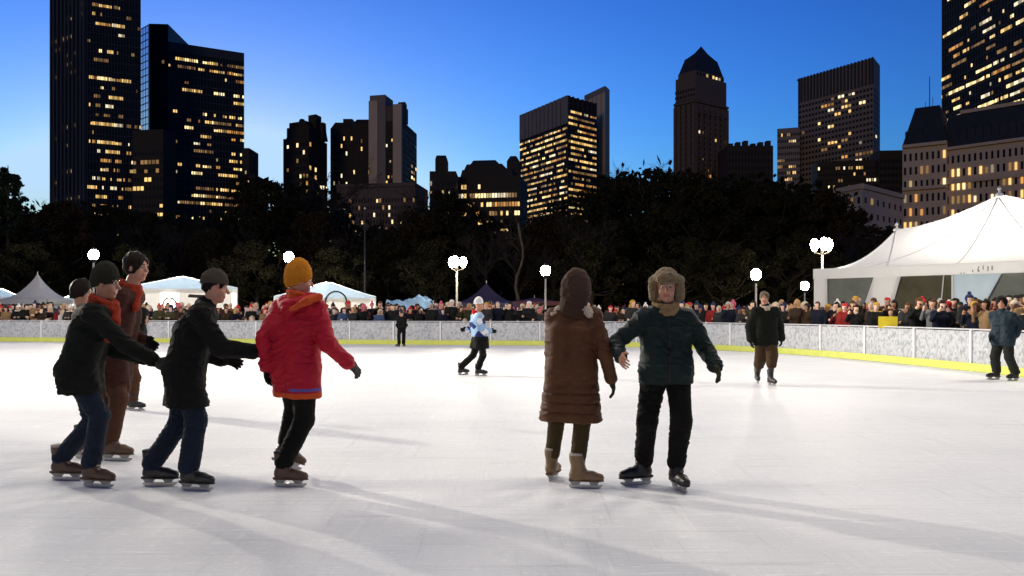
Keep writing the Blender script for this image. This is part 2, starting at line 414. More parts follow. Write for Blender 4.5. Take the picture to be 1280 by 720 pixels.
def beanie(j, par, m, tall=.0, low=.01, cuff=True, tilt=.25, fl=.014, name='knit_hat'):
    s = j.s*.93; A = (j.hf, j.hs, j.hu); c = j.head+j.hu*.03*s-j.hf*.012*s
    f = SDF(); f.ell(c+j.hu*tall*.5-j.hf*tall*.3, A, ((.098+fl)*s, (.077+fl)*s, (.105+fl)*s+tall), .01)
    n = (-j.hu+j.hf*tilt).normalized(); base = c+j.hu*low*s
    f.cut(base, n, .006)
    if cuff:
        g = SDF(); g.ell(c, A, ((.098+fl+.009)*s, (.077+fl+.009)*s, (.108+fl)*s), .01); g.cut(base+n*.004, n, .008); g.cut(base-n*.045*s, -n, .012); f2 = g
    def rib(V, Q):
        d = V-np.array(c); a = np.arctan2(d@np.array(j.hs), d@np.array(j.hf)); return V+normals(V, Q)*(.0022*np.sin(a*34))[:, None]
    o = put(name, f, m, par, .0065, .003, 30, 3, 0, rib)
    if cuff:
        o2 = put('cuff', f2, m, o, .0065, .002, 30, 4, 0, rib); o2.location = par.location*0
    return o
def hair(j, par, m, len_=.0, vol=.016, seed=2):
    s = j.s*.93; A = (j.hf, j.hs, j.hu); f = SDF(); c = j.head
    f.ell(c+j.hu*.036*s-j.hf*.016*s, A, ((.1+vol)*s, (.079+vol)*s, (.104+vol)*s), .01)
    if len_:
        for y in (.06, 0, -.06): f.cap(c-j.hf*.05*s+j.hs*y*s, c-j.hf*.06*s+j.hs*y*1.15*s-j.hu*len_, .045*s, .03*s, .03)
    f.ell(c+j.hf*.10*s-j.hu*.05*s, A, (.085*s, .066*s, .125*s), .015, 's')
    def strands(V, Q):
        return V+normals(V, Q)*(.006*wav(V*np.array([1, 1, .25]), 90, seed)+.004*wav(V, 60, seed+1))[:, None]
    return put('hair', f, m, par, .0065, 0, post=strands)
def gloves(j, par, m, which=(0, 1), curl=.9):
    for i in which:
        f = SDF(); hand_sdf(f, j.wri[i], j.hd[i], j.sl*(-1 if i == 0 else 1)+Vector((0, 0, -.35)), .0035, .8, j.s)
        f.cap(j.wri[i]-j.hd[i]*.06, j.wri[i]+j.hd[i]*.01, .041*j.s, .034*j.s, .01)
        put('glove', f, m, par, .006, .0015, 40, 5)
def scarf(j, par, m, r=.035, tail=None, drop=0.0):
    s = j.s; f = SDF(); c = j.neck+j.spine*.015*s-j.spine*drop
    n = 10; pts = [c+(j.hf*math.cos(2*math.pi*k/n)*.082+j.hs*math.sin(2*math.pi*k/n)*.088)*s+Vector((0, 0, -.022*math.cos(2*math.pi*k/n))) for k in range(n)]
    for k in range(n): f.cap(pts[k], pts[(k+1) % n], r, k=.012)
    pts2 = [q+Vector((0, 0, .045)) for q in pts]
    for k in range(n): f.cap(pts2[k]*.98+c*.02, pts2[(k+1) % n]*.98+c*.02, r*.85, k=.01)
    if tail:
        for a, b in zip(tail[:-1], tail[1:]): f.cap(a, b, r*1.1, r*1.05, .03)
    return put('scarf', f, m, par, .0075, .005, 26, 9)
# ------------------------------------------------------------------ the skaters
BLK = fabric('black_wool', (.008, .008, .007), .3, 150); DKGREEN = fabric('dark_green_fleece', (.0085, .010, .007), .3, 110)
JEAN = fabric('dark_denim', (.011, .017, .030), .35, 260, .8, .05, .25, 30); JEAN2 = fabric('worn_denim', (.013, .019, .032), .35, 260, .8, .05, .3, 24)
BKTROU = fabric('black_trousers', (.0075, .007, .0055), .25, 160); OLIVE = fabric('olive_leggings', (.060, .042, .017), .2, 200)
RED = shell('red_shell', (.40, .008, .024), .6, .18, 220); ORNG = fabric('orange_trim', (.52, .075, .02), .2, 90)
PURP = fabric('purple_stripe', (.12, .09, .30), .1, 90); ORHAT = fabric('orange_knit', (.56, .20, .015), .5, 160)
BROWN = shell('brown_down', (.088, .036, .014), .6, .16, 120); PALE = fabric('pale_fleece', (.55, .45, .35), .6, 90)
TEAL = shell('dark_teal_shell', (.0075, .0160, .0145), .58, .18, 200); GREYHAT = fabric('grey_brown_knit', (.060, .050, .038), .5, 170)
FUR = fabric('beige_fur', (.20, .145, .075), .9, 60, .95, .3, .30, 26); OLHAT = fabric('dark_olive_knit', (.022, .021, .014), .5, 170)
RUST = fabric('rust_scarf', (.27, .030, .012), .5, 120); MAROON = fabric('dark_maroon_jacket', (.045, .016, .011), .3, 90)
TAUPE = fabric('taupe_jacket', (.20, .18, .15), .3, 90); BRTROU = fabric('brown_trousers', (.075, .034, .020), .3, 150)
HAIR = mat('dark_hair', (.014, .009, .006), .6, .12, .3, 40, .6, 90); HAIR2 = mat('black_hair', (.008, .006, .005), .6, .12, .3, 40, .6, 90)
LBROWN = mat('brown_leather', (.085, .045, .025), .45, .4, .25, 14, .2, 60); LBLACK = mat('black_leather', (.014, .013, .012), .4, .45, .2, 14, .2, 60)
LTAN = mat('tan_leather', (.20, .125, .06), .5, .35, .22, 14, .2, 60); LACE = mat('pale_laces', (.45, .40, .32), .8, .2, .1); LACEK = mat('black_laces', (.03, .028, .025), .8, .2, .1)
SOLEK = mat('black_sole', (.015, .014, .013), .5, .4, .1); SOLEB = mat('brown_sole', (.10, .06, .035), .5, .4, .1)
GLOVEK = fabric('black_gloves', (.012, .012, .012), .3, 120); GLOVEG = fabric('dark_green_gloves', (.03, .035, .018), .3, 120)
GREYGL = fabric('grey_gloves', (.06, .055, .05), .3, 120)

def skates(j, par, boot, sole, lace, figure=True):
    for M in j.foot: skate(par, M, j.s, boot, sole, lace, figure=figure)

# woman in the olive beanie, front of the left-hand group
j, par = person('person in dark olive beanie and black-green jacket with orange-red scarf, leaning forward on bent knees', dict(
    Y=6.75, s=1.06, face=8, bend=.55, pelvis=(99, 463), neck=(129, 385), head=(133, 355), headang=2, tilt=8, sw=.165,
    hands=[(196, 452, .2), (206, 458, -.06)], feet=[(84, 600, -6), (122, 609, -14)], kpole=[(1, .1, 0), (1, -.25, 0)]), SKIN[1])
hem = CAMZ+(HOR-490)/1000*6.75
f = SDF(); torso_coat(f, j, .024, 0); skirt(f, j, .020, hem, .03); sleeves(f, j, .014, .92)
f.cap(j.neck-j.spine*.04, j.neck+j.spine*.03, .078, .07, .02)
put('jacket', f, DKGREEN, par, .0082, .008, 13, 11, post=seams([(j.pel+j.spine*.12, j.spine), (j.chest+j.spine*.09, j.spine)], .007))
f = SDF(); trousers(f, j, .010, .06, .016, .004); put('trousers', f, JEAN2, par, .009, .0045, 20, 12)
beanie(j, par, OLHAT, .03, -.045, True, .30, .017)
scarf(j, par, RUST, .036, [j.neck+j.hf*.10-j.hu*.0, j.neck+j.hf*.14-j.hu*.10-j.l*.08, j.neck+j.hf*.12-j.hu*.24-j.l*.10])
gloves(j, par, GREYGL, (0, 1)); skates(j, par, LBROWN, SOLEB, LACE)

# tall bare-headed man behind her
j, par = person('tall bare-headed person with rust scarf and dark maroon jacket, skating behind the olive beanie', dict(
    Y=7.9, s=1.13, face=4, pelvis=(141, 446), neck=(161, 364), head=(171, 335), headang=-12, tilt=4, sw=.185,
    hands=[(190, 430, .2), (176, 444, -.12)], feet=[(112, 572, 0), (146, 576, -10)]), SKIN[0])
hem = CAMZ+(HOR-478)/1000*7.9
f = SDF(); torso_coat(f, j, .022, 0); skirt(f, j, .02, hem, .02); sleeves(f, j, .014, .95); f.cap(j.neck-j.spine*.04, j.neck+j.spine*.03, .08, .075, .02)
put('jacket', f, MAROON, par, .01, .007, 13, 21)
f = SDF(); trousers(f, j, .014, .05, .014); put('trousers', f, BRTROU, par, .01, .006, 15, 22)
hair(j, par, HAIR, 0, .02); scarf(j, par, RUST, .036, [j.neck+j.hf*.09, j.neck+j.hf*.12-j.hu*.16-j.l*.08])
gloves(j, par, GLOVEK); skates(j, par, LBROWN, SOLEB, LACEK)

# small hooded figure further back
j, par = person('small person in black hooded jacket skating beyond the left-hand group, only legs and back showing', dict(
    Y=12.0, s=.87, face=0, pelvis=(163, 444), neck=(172, 411), head=(178, 398), headang=5, tilt=10, sw=.165, vox=.009,
    hands=[(184, 434, .2), (186, 440, -.15)], feet=[(158, 511, 4), (171, 513, -6)]), SKIN[0])
hem = CAMZ+(HOR-455)/1000*12.0
f = SDF(); torso_coat(f, j, .035, 0); skirt(f, j, .03, hem, .02); sleeves(f, j, .022, .95)
put('jacket', f, BLK, par, .012, .008, 13, 31)
f = SDF(); trousers(f, j, .014, .06, .01); put('trousers', f, BRTROU, par, .012, .006, 15, 32)
A = (j.hf, j.hs, j.hu); f = SDF(); f.ell(j.head-j.hf*.02+j.hu*.02, A, (.135, .125, .15), .02); f.cap(j.head-j.hu*.06-j.hf*.03, j.neck, .105, .12, .04); f.cut(j.head+j.hf*.07, j.hf, .02)
put('hood', f, BLK, par, .01, .005, 14, 33); gloves(j, par, GLOVEK); skates(j, par, LBLACK, SOLEK, LACEK)

# brown-haired figure mostly hidden behind the beanie
j, par = person('brown-haired person in taupe jacket, mostly hidden behind the skater in the olive beanie', dict(
    Y=8.5, s=1.02, face=18, pelvis=(114, 460), neck=(105, 389), head=(102, 366), headang=10, tilt=12, sw=.16, vox=.008,
    hands=[(132, 440, .2), (134, 446, -.1)], feet=[(118, 558, 6), (127, 561, -4)]), SKIN[0])
hem = CAMZ+(HOR-470)/1000*8.5
f = SDF(); torso_coat(f, j, .022, 0); skirt(f, j, .02, hem, .02); sleeves(f, j, .014, .95); f.cap(j.neck-j.spine*.04, j.neck+j.spine*.03, .08, .075, .02)
put('jacket', f, TAUPE, par, .011, .007, 13, 41)
f = SDF(); trousers(f, j, .012, .06, .01); put('trousers', f, BKTROU, par, .011, .006, 15, 42)
hair(j, par, HAIR, .05, .02, 4); skates(j, par, LBLACK, SOLEK, LACEK)

# man in black coat reaching for the red jacket
j, par = person('person in black coat, grey-brown cap and dark jeans, reaching out to touch the red jacket', dict(
    Y=6.62, s=1.04, face=14, pelvis=(231, 462), neck=(256, 386), head=(269, 360), headang=16, tilt=10, sw=.19,
    hands=[(292, 452, .26), (331, 441, .03)], feet=[(199, 607, 0), (245, 613, -12)], epole=[(0, 0, -1), (-.2, -.3, -1)], kpole=[(1, .1, 0), (1, -.2, 0)]), SKIN[0])
hem = CAMZ+(HOR-507)/1000*6.62
f = SDF(); torso_coat(f, j, .028, 0); skirt(f, j, .022, hem, .035); sleeves(f, j, .019, .95); f.cap(j.neck-j.spine*.05, j.neck+j.spine*.045, .085, .078, .025)
f.cap(j.pel+j.spine*.10-j.f*.06, j.chest-j.f*.05, .10, .12, .06)
put('coat', f, BLK, par, .0082, .009, 12, 51, post=seams([(j.pel+j.l*.02, j.f), (j.chest+j.spine*.08, j.spine)], .005))
f = SDF(); trousers(f, j, .016, .05, .02, .006); put('trousers', f, JEAN, par, .009, .0045, 20, 52)
beanie(j, par, GREYHAT, .01, .005, True, .12, .018); gloves(j, par, GLOVEK); skates(j, par, LBLACK, SOLEK, LACEK)
hair(j, par, HAIR2, 0, .006, 8)

# red jacket, orange hat
j, par = person('person in long red jacket and orange knit hat seen from behind, gliding on one leg', dict(
    Y=6.65, s=1.01, face=66, pelvis=(369, 458), neck=(374, 378), head=(375, 352), headang=22, tilt=6, sw=.185,
    hands=[(335, 470, .06), (445, 462, .02)], feet=[(356, 590, 20, .10, 7.02, 25), (362, 608, -8)], epole=[(-.1, .1, -1), (.2, -.3, -1)], kpole=[(.5, .9, 0), (.8, .5, 0)]), SKIN[0])
hem = CAMZ+(HOR-497)/1000*6.65; zl = hem
f = SDF(); torso_coat(f, j, .024, 0); skirt(f, j, .022, hem, .012); sleeves(f, j, .020, .95)
f.cap(j.neck-j.spine*.06, j.neck+j.spine*.03, .095, .088, .03)
def band(c): return np.where(c[:, 2] < zl+.045, 1, np.where((c[:, 2] > zl+.062) & (c[:, 2] < zl+.082) & (c[:, 0] > j.pel.x-.02), 2, 0))
put('jacket', f, [RED, ORNG, PURP], par, .0078, .007, 12, 61, mi=band, post=seams([(j.chest+j.spine*.10, j.spine), (j.pel, j.l), (j.pel+j.spine*.05, j.spine)]))
f = SDF(); nb = j.neck
for k in range(9):
    a = math.pi*(.55+k*.9/8); b = math.pi*(.55+(k+1)*.9/8)
    q = lambda t: nb+(j.f*math.cos(t)*.105+j.l*math.sin(t)*.12)+Vector((0, 0, .02-.05*(-math.cos(t))))
    f.cap(q(a), q(b), .055, .055, .03)
f.cap(nb-j.f*.11+Vector((0, 0, -.05)), nb-j.f*.12+Vector((0, 0, -.13)), .07, .04, .04)
put('hood', f, RED, par, .008, .006, 16, 62)
f = SDF(); P0 = W(399, 371, 6.50); P1 = W(384, 376, 6.44); P2 = W(364, 387, 6.46)
f.cap(P0, P1, .030, .034, .02); f.cap(P1, P2, .034, .018, .02); put('hood_lining', f, ORNG, par, .0075, .004, 20, 63)
f = SDF(); trousers(f, j, .014, .08, .016, .008); put('trousers', f, BKTROU, par, .009, .0045, 22, 64)
beanie(j, par, ORHAT, .035, -.055, True, .42, .022); gloves(j, par, GLOVEK, (0,)); gloves(j, par, GREYGL, (1,)); skates(j, par, LBROWN, SOLEB, LACEK)
scarf(j, par, ORNG, .03)

# brown hooded down coat
j, par = person('person in long brown hooded down coat and tan skates, seen from behind', dict(
    Y=6.65, s=.99, face=78, pelvis=(714, 460), neck=(717, 388), head=(721, 362), headang=70, tilt=6, sw=.165,
    hands=[(703, 440, .34), (767, 486, -.02)], feet=[(692, 599, 70), (731, 610, -6)], epole=[(-.15, -.2, -1), (.4, 0, -1)], kpole=[(.2, 1, 0), (.4, 1, 0)]), SKIN[0])
hem = CAMZ+(HOR-527)/1000*6.65; zq = hem
f = SDF(); torso_coat(f, j, .018, 0); skirt(f, j, .022, hem, .045); sleeves(f, j, .014, .95)
f.cap(j.neck-j.spine*.06, j.neck+j.spine*.02, .10, .09, .03)
def quilt(V, Q):
    z = V[:, 2]-zq; N = normals(V, Q); g = np.zeros(len(V))
    for h in (.085, .165, .245): g += np.exp(-((z-h)/.008)**2)
    bul = np.where((z < .30), .007*np.abs(np.sin((z-.005)*math.pi/.08)), .0)
    return V+N*(-.009*g+bul*.45)[:, None]
put('coat', f, BROWN, par, .0078, .006, 12, 71, post=quilt)
A = (j.hf, j.hs, j.hu); f = SDF(); f.ell(j.head-j.hf*.01+j.hu*.032, A, (.137, .118, .150), .02); f.cap(j.head-j.hu*.03-j.hf*.03, j.neck+Vector((0, 0, .0))-j.hf*.02, .108, .115, .05)
f.cut(j.head+j.hf*.085, (j.hf+j.hu*.1).normalized(), .02); put('hood', f, fabric('brown_hood', (.055, .030, .020), .3, 60), par, .0078, .007, 13, 72)
f = SDF(); c = j.neck+Vector((0, 0, -.012))
for sg in (1, -1):
    f.cap(c+j.hs*.105*sg-j.hf*.055+Vector((0,0,.02)), c+j.hs*.150*sg-j.hf*.07-Vector((0, 0, .028)), .030, .034, .03); f.cap(c+j.hs*.115*sg-j.hf*.03, c+j.hs*.08*sg+j.hf*.10+Vector((0, 0, .03)), .04, .035, .03)
put('fleece_collar', f, PALE, par, .0075, .009, 40, 73)
f = SDF(); trousers(f, j, .013, .16, .006); put('leggings', f, OLIVE, par, .009, .003, 20, 74)
gloves(j, par, GLOVEG); skates(j, par, LTAN, SOLEB, LACE)

# teal jacket, fur hat, facing the camera
j, par = person('person in dark teal jacket and beige fur hat facing the camera with arms held out', dict(
    Y=6.58, s=1.045, face=-88, pelvis=(833, 460), neck=(832, 389), head=(833, 360), headang=-100, tilt=4, sw=.168,
    hands=[(899, 467, -.24), (778, 451, -.34)], feet=[(849, 613, -78), (796, 606, -160)], epole=[(.5, .5, -.4), (-.7, .5, -.3)], kpole=[(.2, -1, 0), (-.4, -1, 0)]), SKIN[0])
hem = CAMZ+(HOR-479)/1000*6.58; zh = hem
f = SDF(); torso_coat(f, j, .016, 0); skirt(f, j, .012, hem, .0); sleeves(f, j, .015, .94); f.cap(j.neck-j.spine*.05, j.neck+j.spine*.02, .092, .082, .025)
def zip_(c):
    return np.where((np.abs((c-np.array(j.chest))@np.array(j.l)) < .008) & ((c-np.array(j.chest))@np.array(j.f) > .05), 1, 0)
put('jacket', f, [TEAL, LACEK], par, .0078, .008, 12, 81, mi=zip_, post=seams([(j.chest+j.spine*.06, j.spine), (j.chest-j.spine*.10, j.spine), (j.chest, j.l), (j.pel+j.spine*.04, j.spine)], .007))
f = SDF(); trousers(f, j, .014, .10, .012, .006); put('trousers', f, BKTROU, par, .009, .007, 17, 82)
s = j.s*.93; A = (j.hf, j.hs, j.hu); f = SDF(); c = j.head+j.hu*.06*s-j.hf*.008
f.ell(c, A, (.125*s, .108*s, .115*s), .02); f.cut(j.head+j.hu*.058*s, -j.hu, .015)
f.ell(j.head+j.hu*.085*s+j.hf*.105*s, A, (.03*s, .085*s, .048*s), .03)
for sg in (1, -1): f.cap(j.head+j.hs*.105*sg*s+j.hu*.06*s-j.hf*.01, j.head+j.hs*.112*sg*s-j.hu*.075*s+j.hf*.01, .044*s, .036*s, .03)
f.cap(j.head-j.hf*.09*s+j.hu*.05*s, j.head-j.hf*.09*s-j.hu*.06*s, .06*s, .055*s, .04)
put('fur_hat', f, FUR, par, .0065, .005, 34, 83, .004)
scarf(j, par, fabric('tan_scarf', (.26, .17, .08), .5, 120), .028); gloves(j, par, GLOVEG, (0,)); skates(j, par, LBLACK, SOLEK, LACEK)

# ---- the skaters further out
LBLUE = fabric('pale_blue_fleece', (.28, .42, .62), .3, 60); NAVY = fabric('navy_patch', (.02, .03, .12), .3, 60); WHITEF = fabric('white_fleece', (.75, .74, .72), .4, 60)
REDH = fabric('red_felt', (.5, .02, .02), .3, 60)
j, par = person('person in pale blue and navy jacket with white hat and red scarf, mid-rink', dict(
    Y=17.9, s=1.0, face=20, pelvis=(600, 424), neck=(596, 393), head=(599, 381), headang=-20, tilt=5, sw=.18, vox=.012,
    hands=[(580, 412, .15), (617, 414, -.1)], feet=[(579, 468.5, 25), (601, 470, -6)]), SKIN[0])
f = SDF(); torso_coat(f, j, .03, 0); sleeves(f, j, .022, .95); f.cut(j.pel-Vector((0, 0, .02)), (0, 0, -1), .01); f.cap(j.neck-j.spine*.04, j.neck+j.spine*.03, .085, .08, .02)
put('jacket', f, [LBLUE, NAVY, WHITEF], par, .014, .008, 13, 91, mi=lambda c: np.where(wav(c, 16, 5) > .35, 1, np.where(wav(c, 18, 8) > .45, 2, 0)))
f = SDF(); skirt(f, j, .045, .62, .02); f.cut(j.pel+Vector((0, 0, .06)), (0, 0, 1), .01); f.cap(j.pel-j.l*.17-Vector((0, 0, .02)), j.pel-j.l*.2-Vector((0, 0, .28)), .05, .07, .04); put('waist_jacket', f, BLK, par, .014, .01, 13, 92)
f = SDF(); trousers(f, j, .014, .06, .014); put('trousers', f, BKTROU, par, .012, .006, 15, 93)
beanie(j, par, WHITEF, .03, -.01, False, .1, .016); scarf(j, par, REDH, .03); gloves(j, par, GLOVEK); skates(j, par, LBLACK, SOLEK, LACE)

j, par = person('child in black jacket and trousers standing by the far boards', dict(
    Y=32.6, s=.84, face=-80, pelvis=(502, 409), neck=(502, 397.2), head=(502, 392.6), headang=-100, tilt=8, sw=.165, vox=.012,
    hands=[(509, 407, -.1), (495, 407, -.1)], feet=[(505, 433.3, -60), (497.5, 433.6, -130)]), SKIN[2])
f = SDF(); torso_coat(f, j, .04, 0); sleeves(f, j, .03, .95); f.cut(j.pel-Vector((0, 0, .06)), (0, 0, -1), .01); put('jacket', f, BLK, par, .016, .008, 13, 101)
f = SDF(); trousers(f, j, .02, .06, .014); put('trousers', f, BKTROU, par, .016, .006, 15, 102)
beanie(j, par, GREYHAT, .0, .0, False); gloves(j, par, GLOVEK); skates(j, par, LBLACK, SOLEK, LACEK)

j, par = person('person in dark green-black coat over brown breeches and tall boots, standing far out', dict(
    Y=15.8, s=1.05, face=-90, pelvis=(957, 420), neck=(957, 386), head=(955.5, 373), headang=-105, tilt=6, sw=.18, vox=.01,
    hands=[(977, 428, -.05), (939, 430, -.05)], feet=[(965, 482, -80), (947, 478.5, -100)], epole=[(.6, .2, -1), (-.6, .2, -1)]), SKIN[0])
f = SDF(); torso_coat(f, j, .030, 0); skirt(f, j, .026, CAMZ+(HOR-432)/1000*15.8, .01); sleeves(f, j, .035, .95); f.cap(j.neck-j.spine*.05, j.neck+j.spine*.03, .1, .09, .02)
put('coat', f, DKGREEN, par, .014, .01, 12, 111)
f = SDF(); trousers(f, j, .026, .62, .03, .02); put('breeches', f, fabric('dark_brown_breeches', (.055, .032, .016), .3, 100), par, .014, .008, 15, 112)
f = SDF()
for i in (0, 1): f.cap(j.ank[i], j.ank[i].lerp(j.knee[i], .75), .055, .066, .02)
put('boot_shaft', f, LBLACK, par, .012, .002, 15, 113)
hair(j, par, mat('brown_hair', (.10, .07, .045), .6, .3, .3, 40), 0, .012); scarf(j, par, fabric('pale_scarf', (.5, .40, .30), .4, 90), .026); gloves(j, par, GLOVEK); skates(j, par, LBLACK, SOLEK, LACEK)

j, par = person('dark-haired person in blue-grey jacket and charcoal trousers by the right-hand boards', dict(
    Y=16.8, s=1.03, face=-150, pelvis=(1254, 424), neck=(1253, 391), head=(1252, 379), headang=-130, tilt=6, sw=.19, vox=.011,
    hands=[(1268, 424, -.1), (1237, 424, .05)], feet=[(1266, 476, -165), (1242, 474.5, -178)]), SKIN[0])
f = SDF(); torso_coat(f, j, .025, 0); sleeves(f, j, .022, .95); skirt(f, j, .018, CAMZ+(HOR-432)/1000*16.8, .0); f.cap(j.neck-j.spine*.05, j.neck+j.spine*.03, .1, .09, .02)
put('jacket', f, fabric('blue_grey_shell', (.016, .030, .040), .25, 60, .5), par, .014, .01, 12, 121)
f = SDF(); trousers(f, j, .02, .05, .02, .006); put('trousers', f, fabric('charcoal_trousers', (.02, .022, .02), .25, 100), par, .014, .008, 15, 122)
hair(j, par, HAIR2, .04, .03, 9); gloves(j, par, GLOVEK); skates(j, par, LBLACK, SOLEK, LACE)
# ------------------------------------------------------------------ ice, ground, boards
def catmull(P, step):
    P = [Vector(p) for p in P]; out = []
    for i in range(len(P)-1):
        p0, p1, p2, p3 = P[max(i-1, 0)], P[i], P[i+1], P[min(i+2, len(P)-1)]
        for k in range(24):
            t = k/24; out.append(.5*((2*p1)+(p2-p0)*t+(2*p0-5*p1+4*p2-p3)*t*t+(3*p1-p0-3*p2+p3)*t**3))
    out.append(P[-1]); res = [out[0]]; acc = 0
    for a, b in zip(out[:-1], out[1:]):
        acc += (b-a).length
        if acc >= step: res.append(b); acc = 0
    return res
BL = catmull([(-29, 39.1), (-24.4, 38.4), (-15, 36.7), (-4.8, 34.7), (2.05, 33.7), (5, 32.2), (7.7, 29.7), (9.6, 26.4), (10.6, 22.6), (11.25, 17.9), (11.45, 12), (11.5, 5), (11.5, -2)], 2.0)
def ice_material():
    m = bpy.data.materials.new('rink_ice'); m.use_nodes = True; nt = m.node_tree; N = nt.nodes; L = nt.links; p = N['Principled BSDF']
    tc = N.new('ShaderNodeTexCoord')
    def noise(sx, sy, rot, sc, det=6, rough=.6):
        mp = N.new('ShaderNodeMapping'); mp.inputs['Scale'].default_value = (sx, sy, 1); mp.inputs['Rotation'].default_value = (0, 0, rot)
        L.new(tc.outputs['Object'], mp.inputs['Vector'])
        n = N.new('ShaderNodeTexNoise'); n.inputs['Scale'].default_value = sc; n.inputs['Detail'].default_value = det; n.inputs['Roughness'].default_value = rough
        n.inputs['Distortion'].default_value = .4
        L.new(mp.outputs[0], n.inputs['Vector']); return n
    def ramp(src, a, b, c0, c1):
        r = N.new('ShaderNodeMapRange'); r.inputs['From Min'].default_value = a; r.inputs['From Max'].default_value = b; r.inputs['To Min'].default_value = c0; r.inputs['To Max'].default_value = c1
        L.new(src, r.inputs['Value']); return r.outputs[0]
    def op(o, a, b):
        q = N.new('ShaderNodeMath'); q.operation = o; L.new(a, q.inputs[0])
        if isinstance(b, float): q.inputs[1].default_value = b
        else: L.new(b, q.inputs[1])
        return q.outputs[0]
    big = noise(.5, .9, .1, .5); scr = noise(.5, 7, .18, 2.2, 8, .7); scr2 = noise(.4, 9, -.5, 2.6, 8, .72); scr3 = noise(6, .5, .3, 2.2, 7, .7); fine = noise(1, 1, 0, 26, 6, .7); chip = noise(1, 2.4, .1, 9, 3, .5)
    s1 = ramp(scr.outputs['Fac'], .55, .66, 0, 1); s2 = ramp(scr2.outputs['Fac'], .56, .67, 0, 1); s3 = ramp(scr3.outputs['Fac'], .57, .69, 0, .7); ch = ramp(chip.outputs['Fac'], .62, .69, 0, 1)
    sc_ = op('ADD', op('MAXIMUM', op('MAXIMUM', s1, s2), s3), ch)
    base = ramp(big.outputs['Fac'], .3, .7, .70, .78)
    cut = noise(.35, 11, .42, 1.7, 8, .74); cut2 = noise(9, .4, -.25, 1.9, 8, .74); dk = op('MAXIMUM', ramp(cut.outputs['Fac'], .55, .64, 0, 1), ramp(cut2.outputs['Fac'], .56, .66, 0, .8))
    base = op('ADD', base, op('MULTIPLY', dk, -.10)); v = op('ADD', base, op('MULTIPLY', sc_, .11)); v = op('ADD', v, op('MULTIPLY', ramp(fine.outputs['Fac'], .3, .7, -1, 1), .03))
    cc = N.new('ShaderNodeCombineColor'); L.new(op('MULTIPLY', v, .99), cc.inputs[0]); L.new(v, cc.inputs[1]); L.new(op('MULTIPLY', v, 1.015), cc.inputs[2])
    L.new(cc.outputs[0], p.inputs['Base Color'])
    L.new(ramp(sc_, 0, 1, .54, .78), p.inputs['Roughness']); p.inputs['Specular IOR Level'].default_value = .16; p.inputs['IOR'].default_value = 1.31
    h = op('ADD', op('MULTIPLY', sc_, .6), op('MULTIPLY', fine.outputs['Fac'], .5))
    b = N.new('ShaderNodeBump'); b.inputs['Strength'].default_value = .35; b.inputs['Distance'].default_value = .012; L.new(h, b.inputs['Height']); L.new(b.outputs[0], p.inputs['Normal'])
    return m
poly = [(p.x, p.y) for p in BL]+[(11.5, -6), (-10, -6), (-10, 6), (-19.5, 24)]
ice = mesh_obj('ice', [(x, y, 0) for x, y in poly], [tuple(range(len(poly)))[::-1]], ice_material(), None, False); ice['kind'] = 'structure'
gmat = mat('dark_paving', (.045, .042, .038), .9, .2, .35, .6, .4, 30)
g = mesh_obj('ground', [(-3000, -600, -.03), (3000, -600, -.03), (3000, 4500, -.03), (-3000, 4500, -.03)], [(0, 1, 2, 3)], gmat, None, False); g['kind'] = 'structure'

def panel_material():
    m = bpy.data.materials.new('scuffed_board'); m.use_nodes = True; nt = m.node_tree; N = nt.nodes; L = nt.links; p = N['Principled BSDF']
    tc = N.new('ShaderNodeTexCoord'); n = N.new('ShaderNodeTexNoise'); n.inputs['Scale'].default_value = 9; n.inputs['Detail'].default_value = 5; n.inputs['Roughness'].default_value = .75
    v = N.new('ShaderNodeTexVoronoi'); v.inputs['Scale'].default_value = 11; mp = N.new('ShaderNodeMapping'); mp.inputs['Scale'].default_value = (1.6, 1.6, 1.1)
    L.new(tc.outputs['Object'], mp.inputs['Vector']); L.new(mp.outputs[0], n.inputs['Vector']); L.new(mp.outputs[0], v.inputs['Vector'])
    a = N.new('ShaderNodeMath'); a.operation = 'MULTIPLY'; L.new(n.outputs['Fac'], a.inputs[0]); 
    s = N.new('ShaderNodeSeparateColor'); L.new(v.outputs['Color'], s.inputs[0]); b = N.new('ShaderNodeMath'); b.operation = 'ADD'; L.new(s.outputs[0], b.inputs[0]); b.inputs[1].default_value = .55; L.new(b.outputs[0], a.inputs[1])
    r = N.new('ShaderNodeValToRGB'); L.new(a.outputs[0], r.inputs[0]); e = r.color_ramp.elements
    e[0].position = .28; e[0].color = (.42, .44, .47, 1); e[1].position = .66; e[1].color = (.74, .75, .78, 1); k = e.new(.42); k.color = (.58, .60, .64, 1); k = e.new(.52); k.color = (.66, .68, .71, 1)
    L.new(r.outputs[0], p.inputs['Base Color']); p.inputs['Roughness'].default_value = .35
    tr = N.new('ShaderNodeBsdfTransparent'); tr.inputs['Color'].default_value = (.85, .87, .9, 1); ms = N.new('ShaderNodeMixShader'); ms.inputs['Fac'].default_value = .30; L.new(p.outputs[0], ms.inputs[1]); L.new(tr.outputs[0], ms.inputs[2]); L.new(ms.outputs[0], N['Material Output'].inputs['Surface'])
    return m
PANEL = panel_material(); POSTW = mat('white_board_post', (.78, .78, .78), .4, .4, .06, 5); KICK = mat('yellow_kick_strip', (.62, .66, .13), .45, .4, .12, 4); RAIL = mat('white_top_rail', (.60, .61, .64), .35, .5, .06, 5)
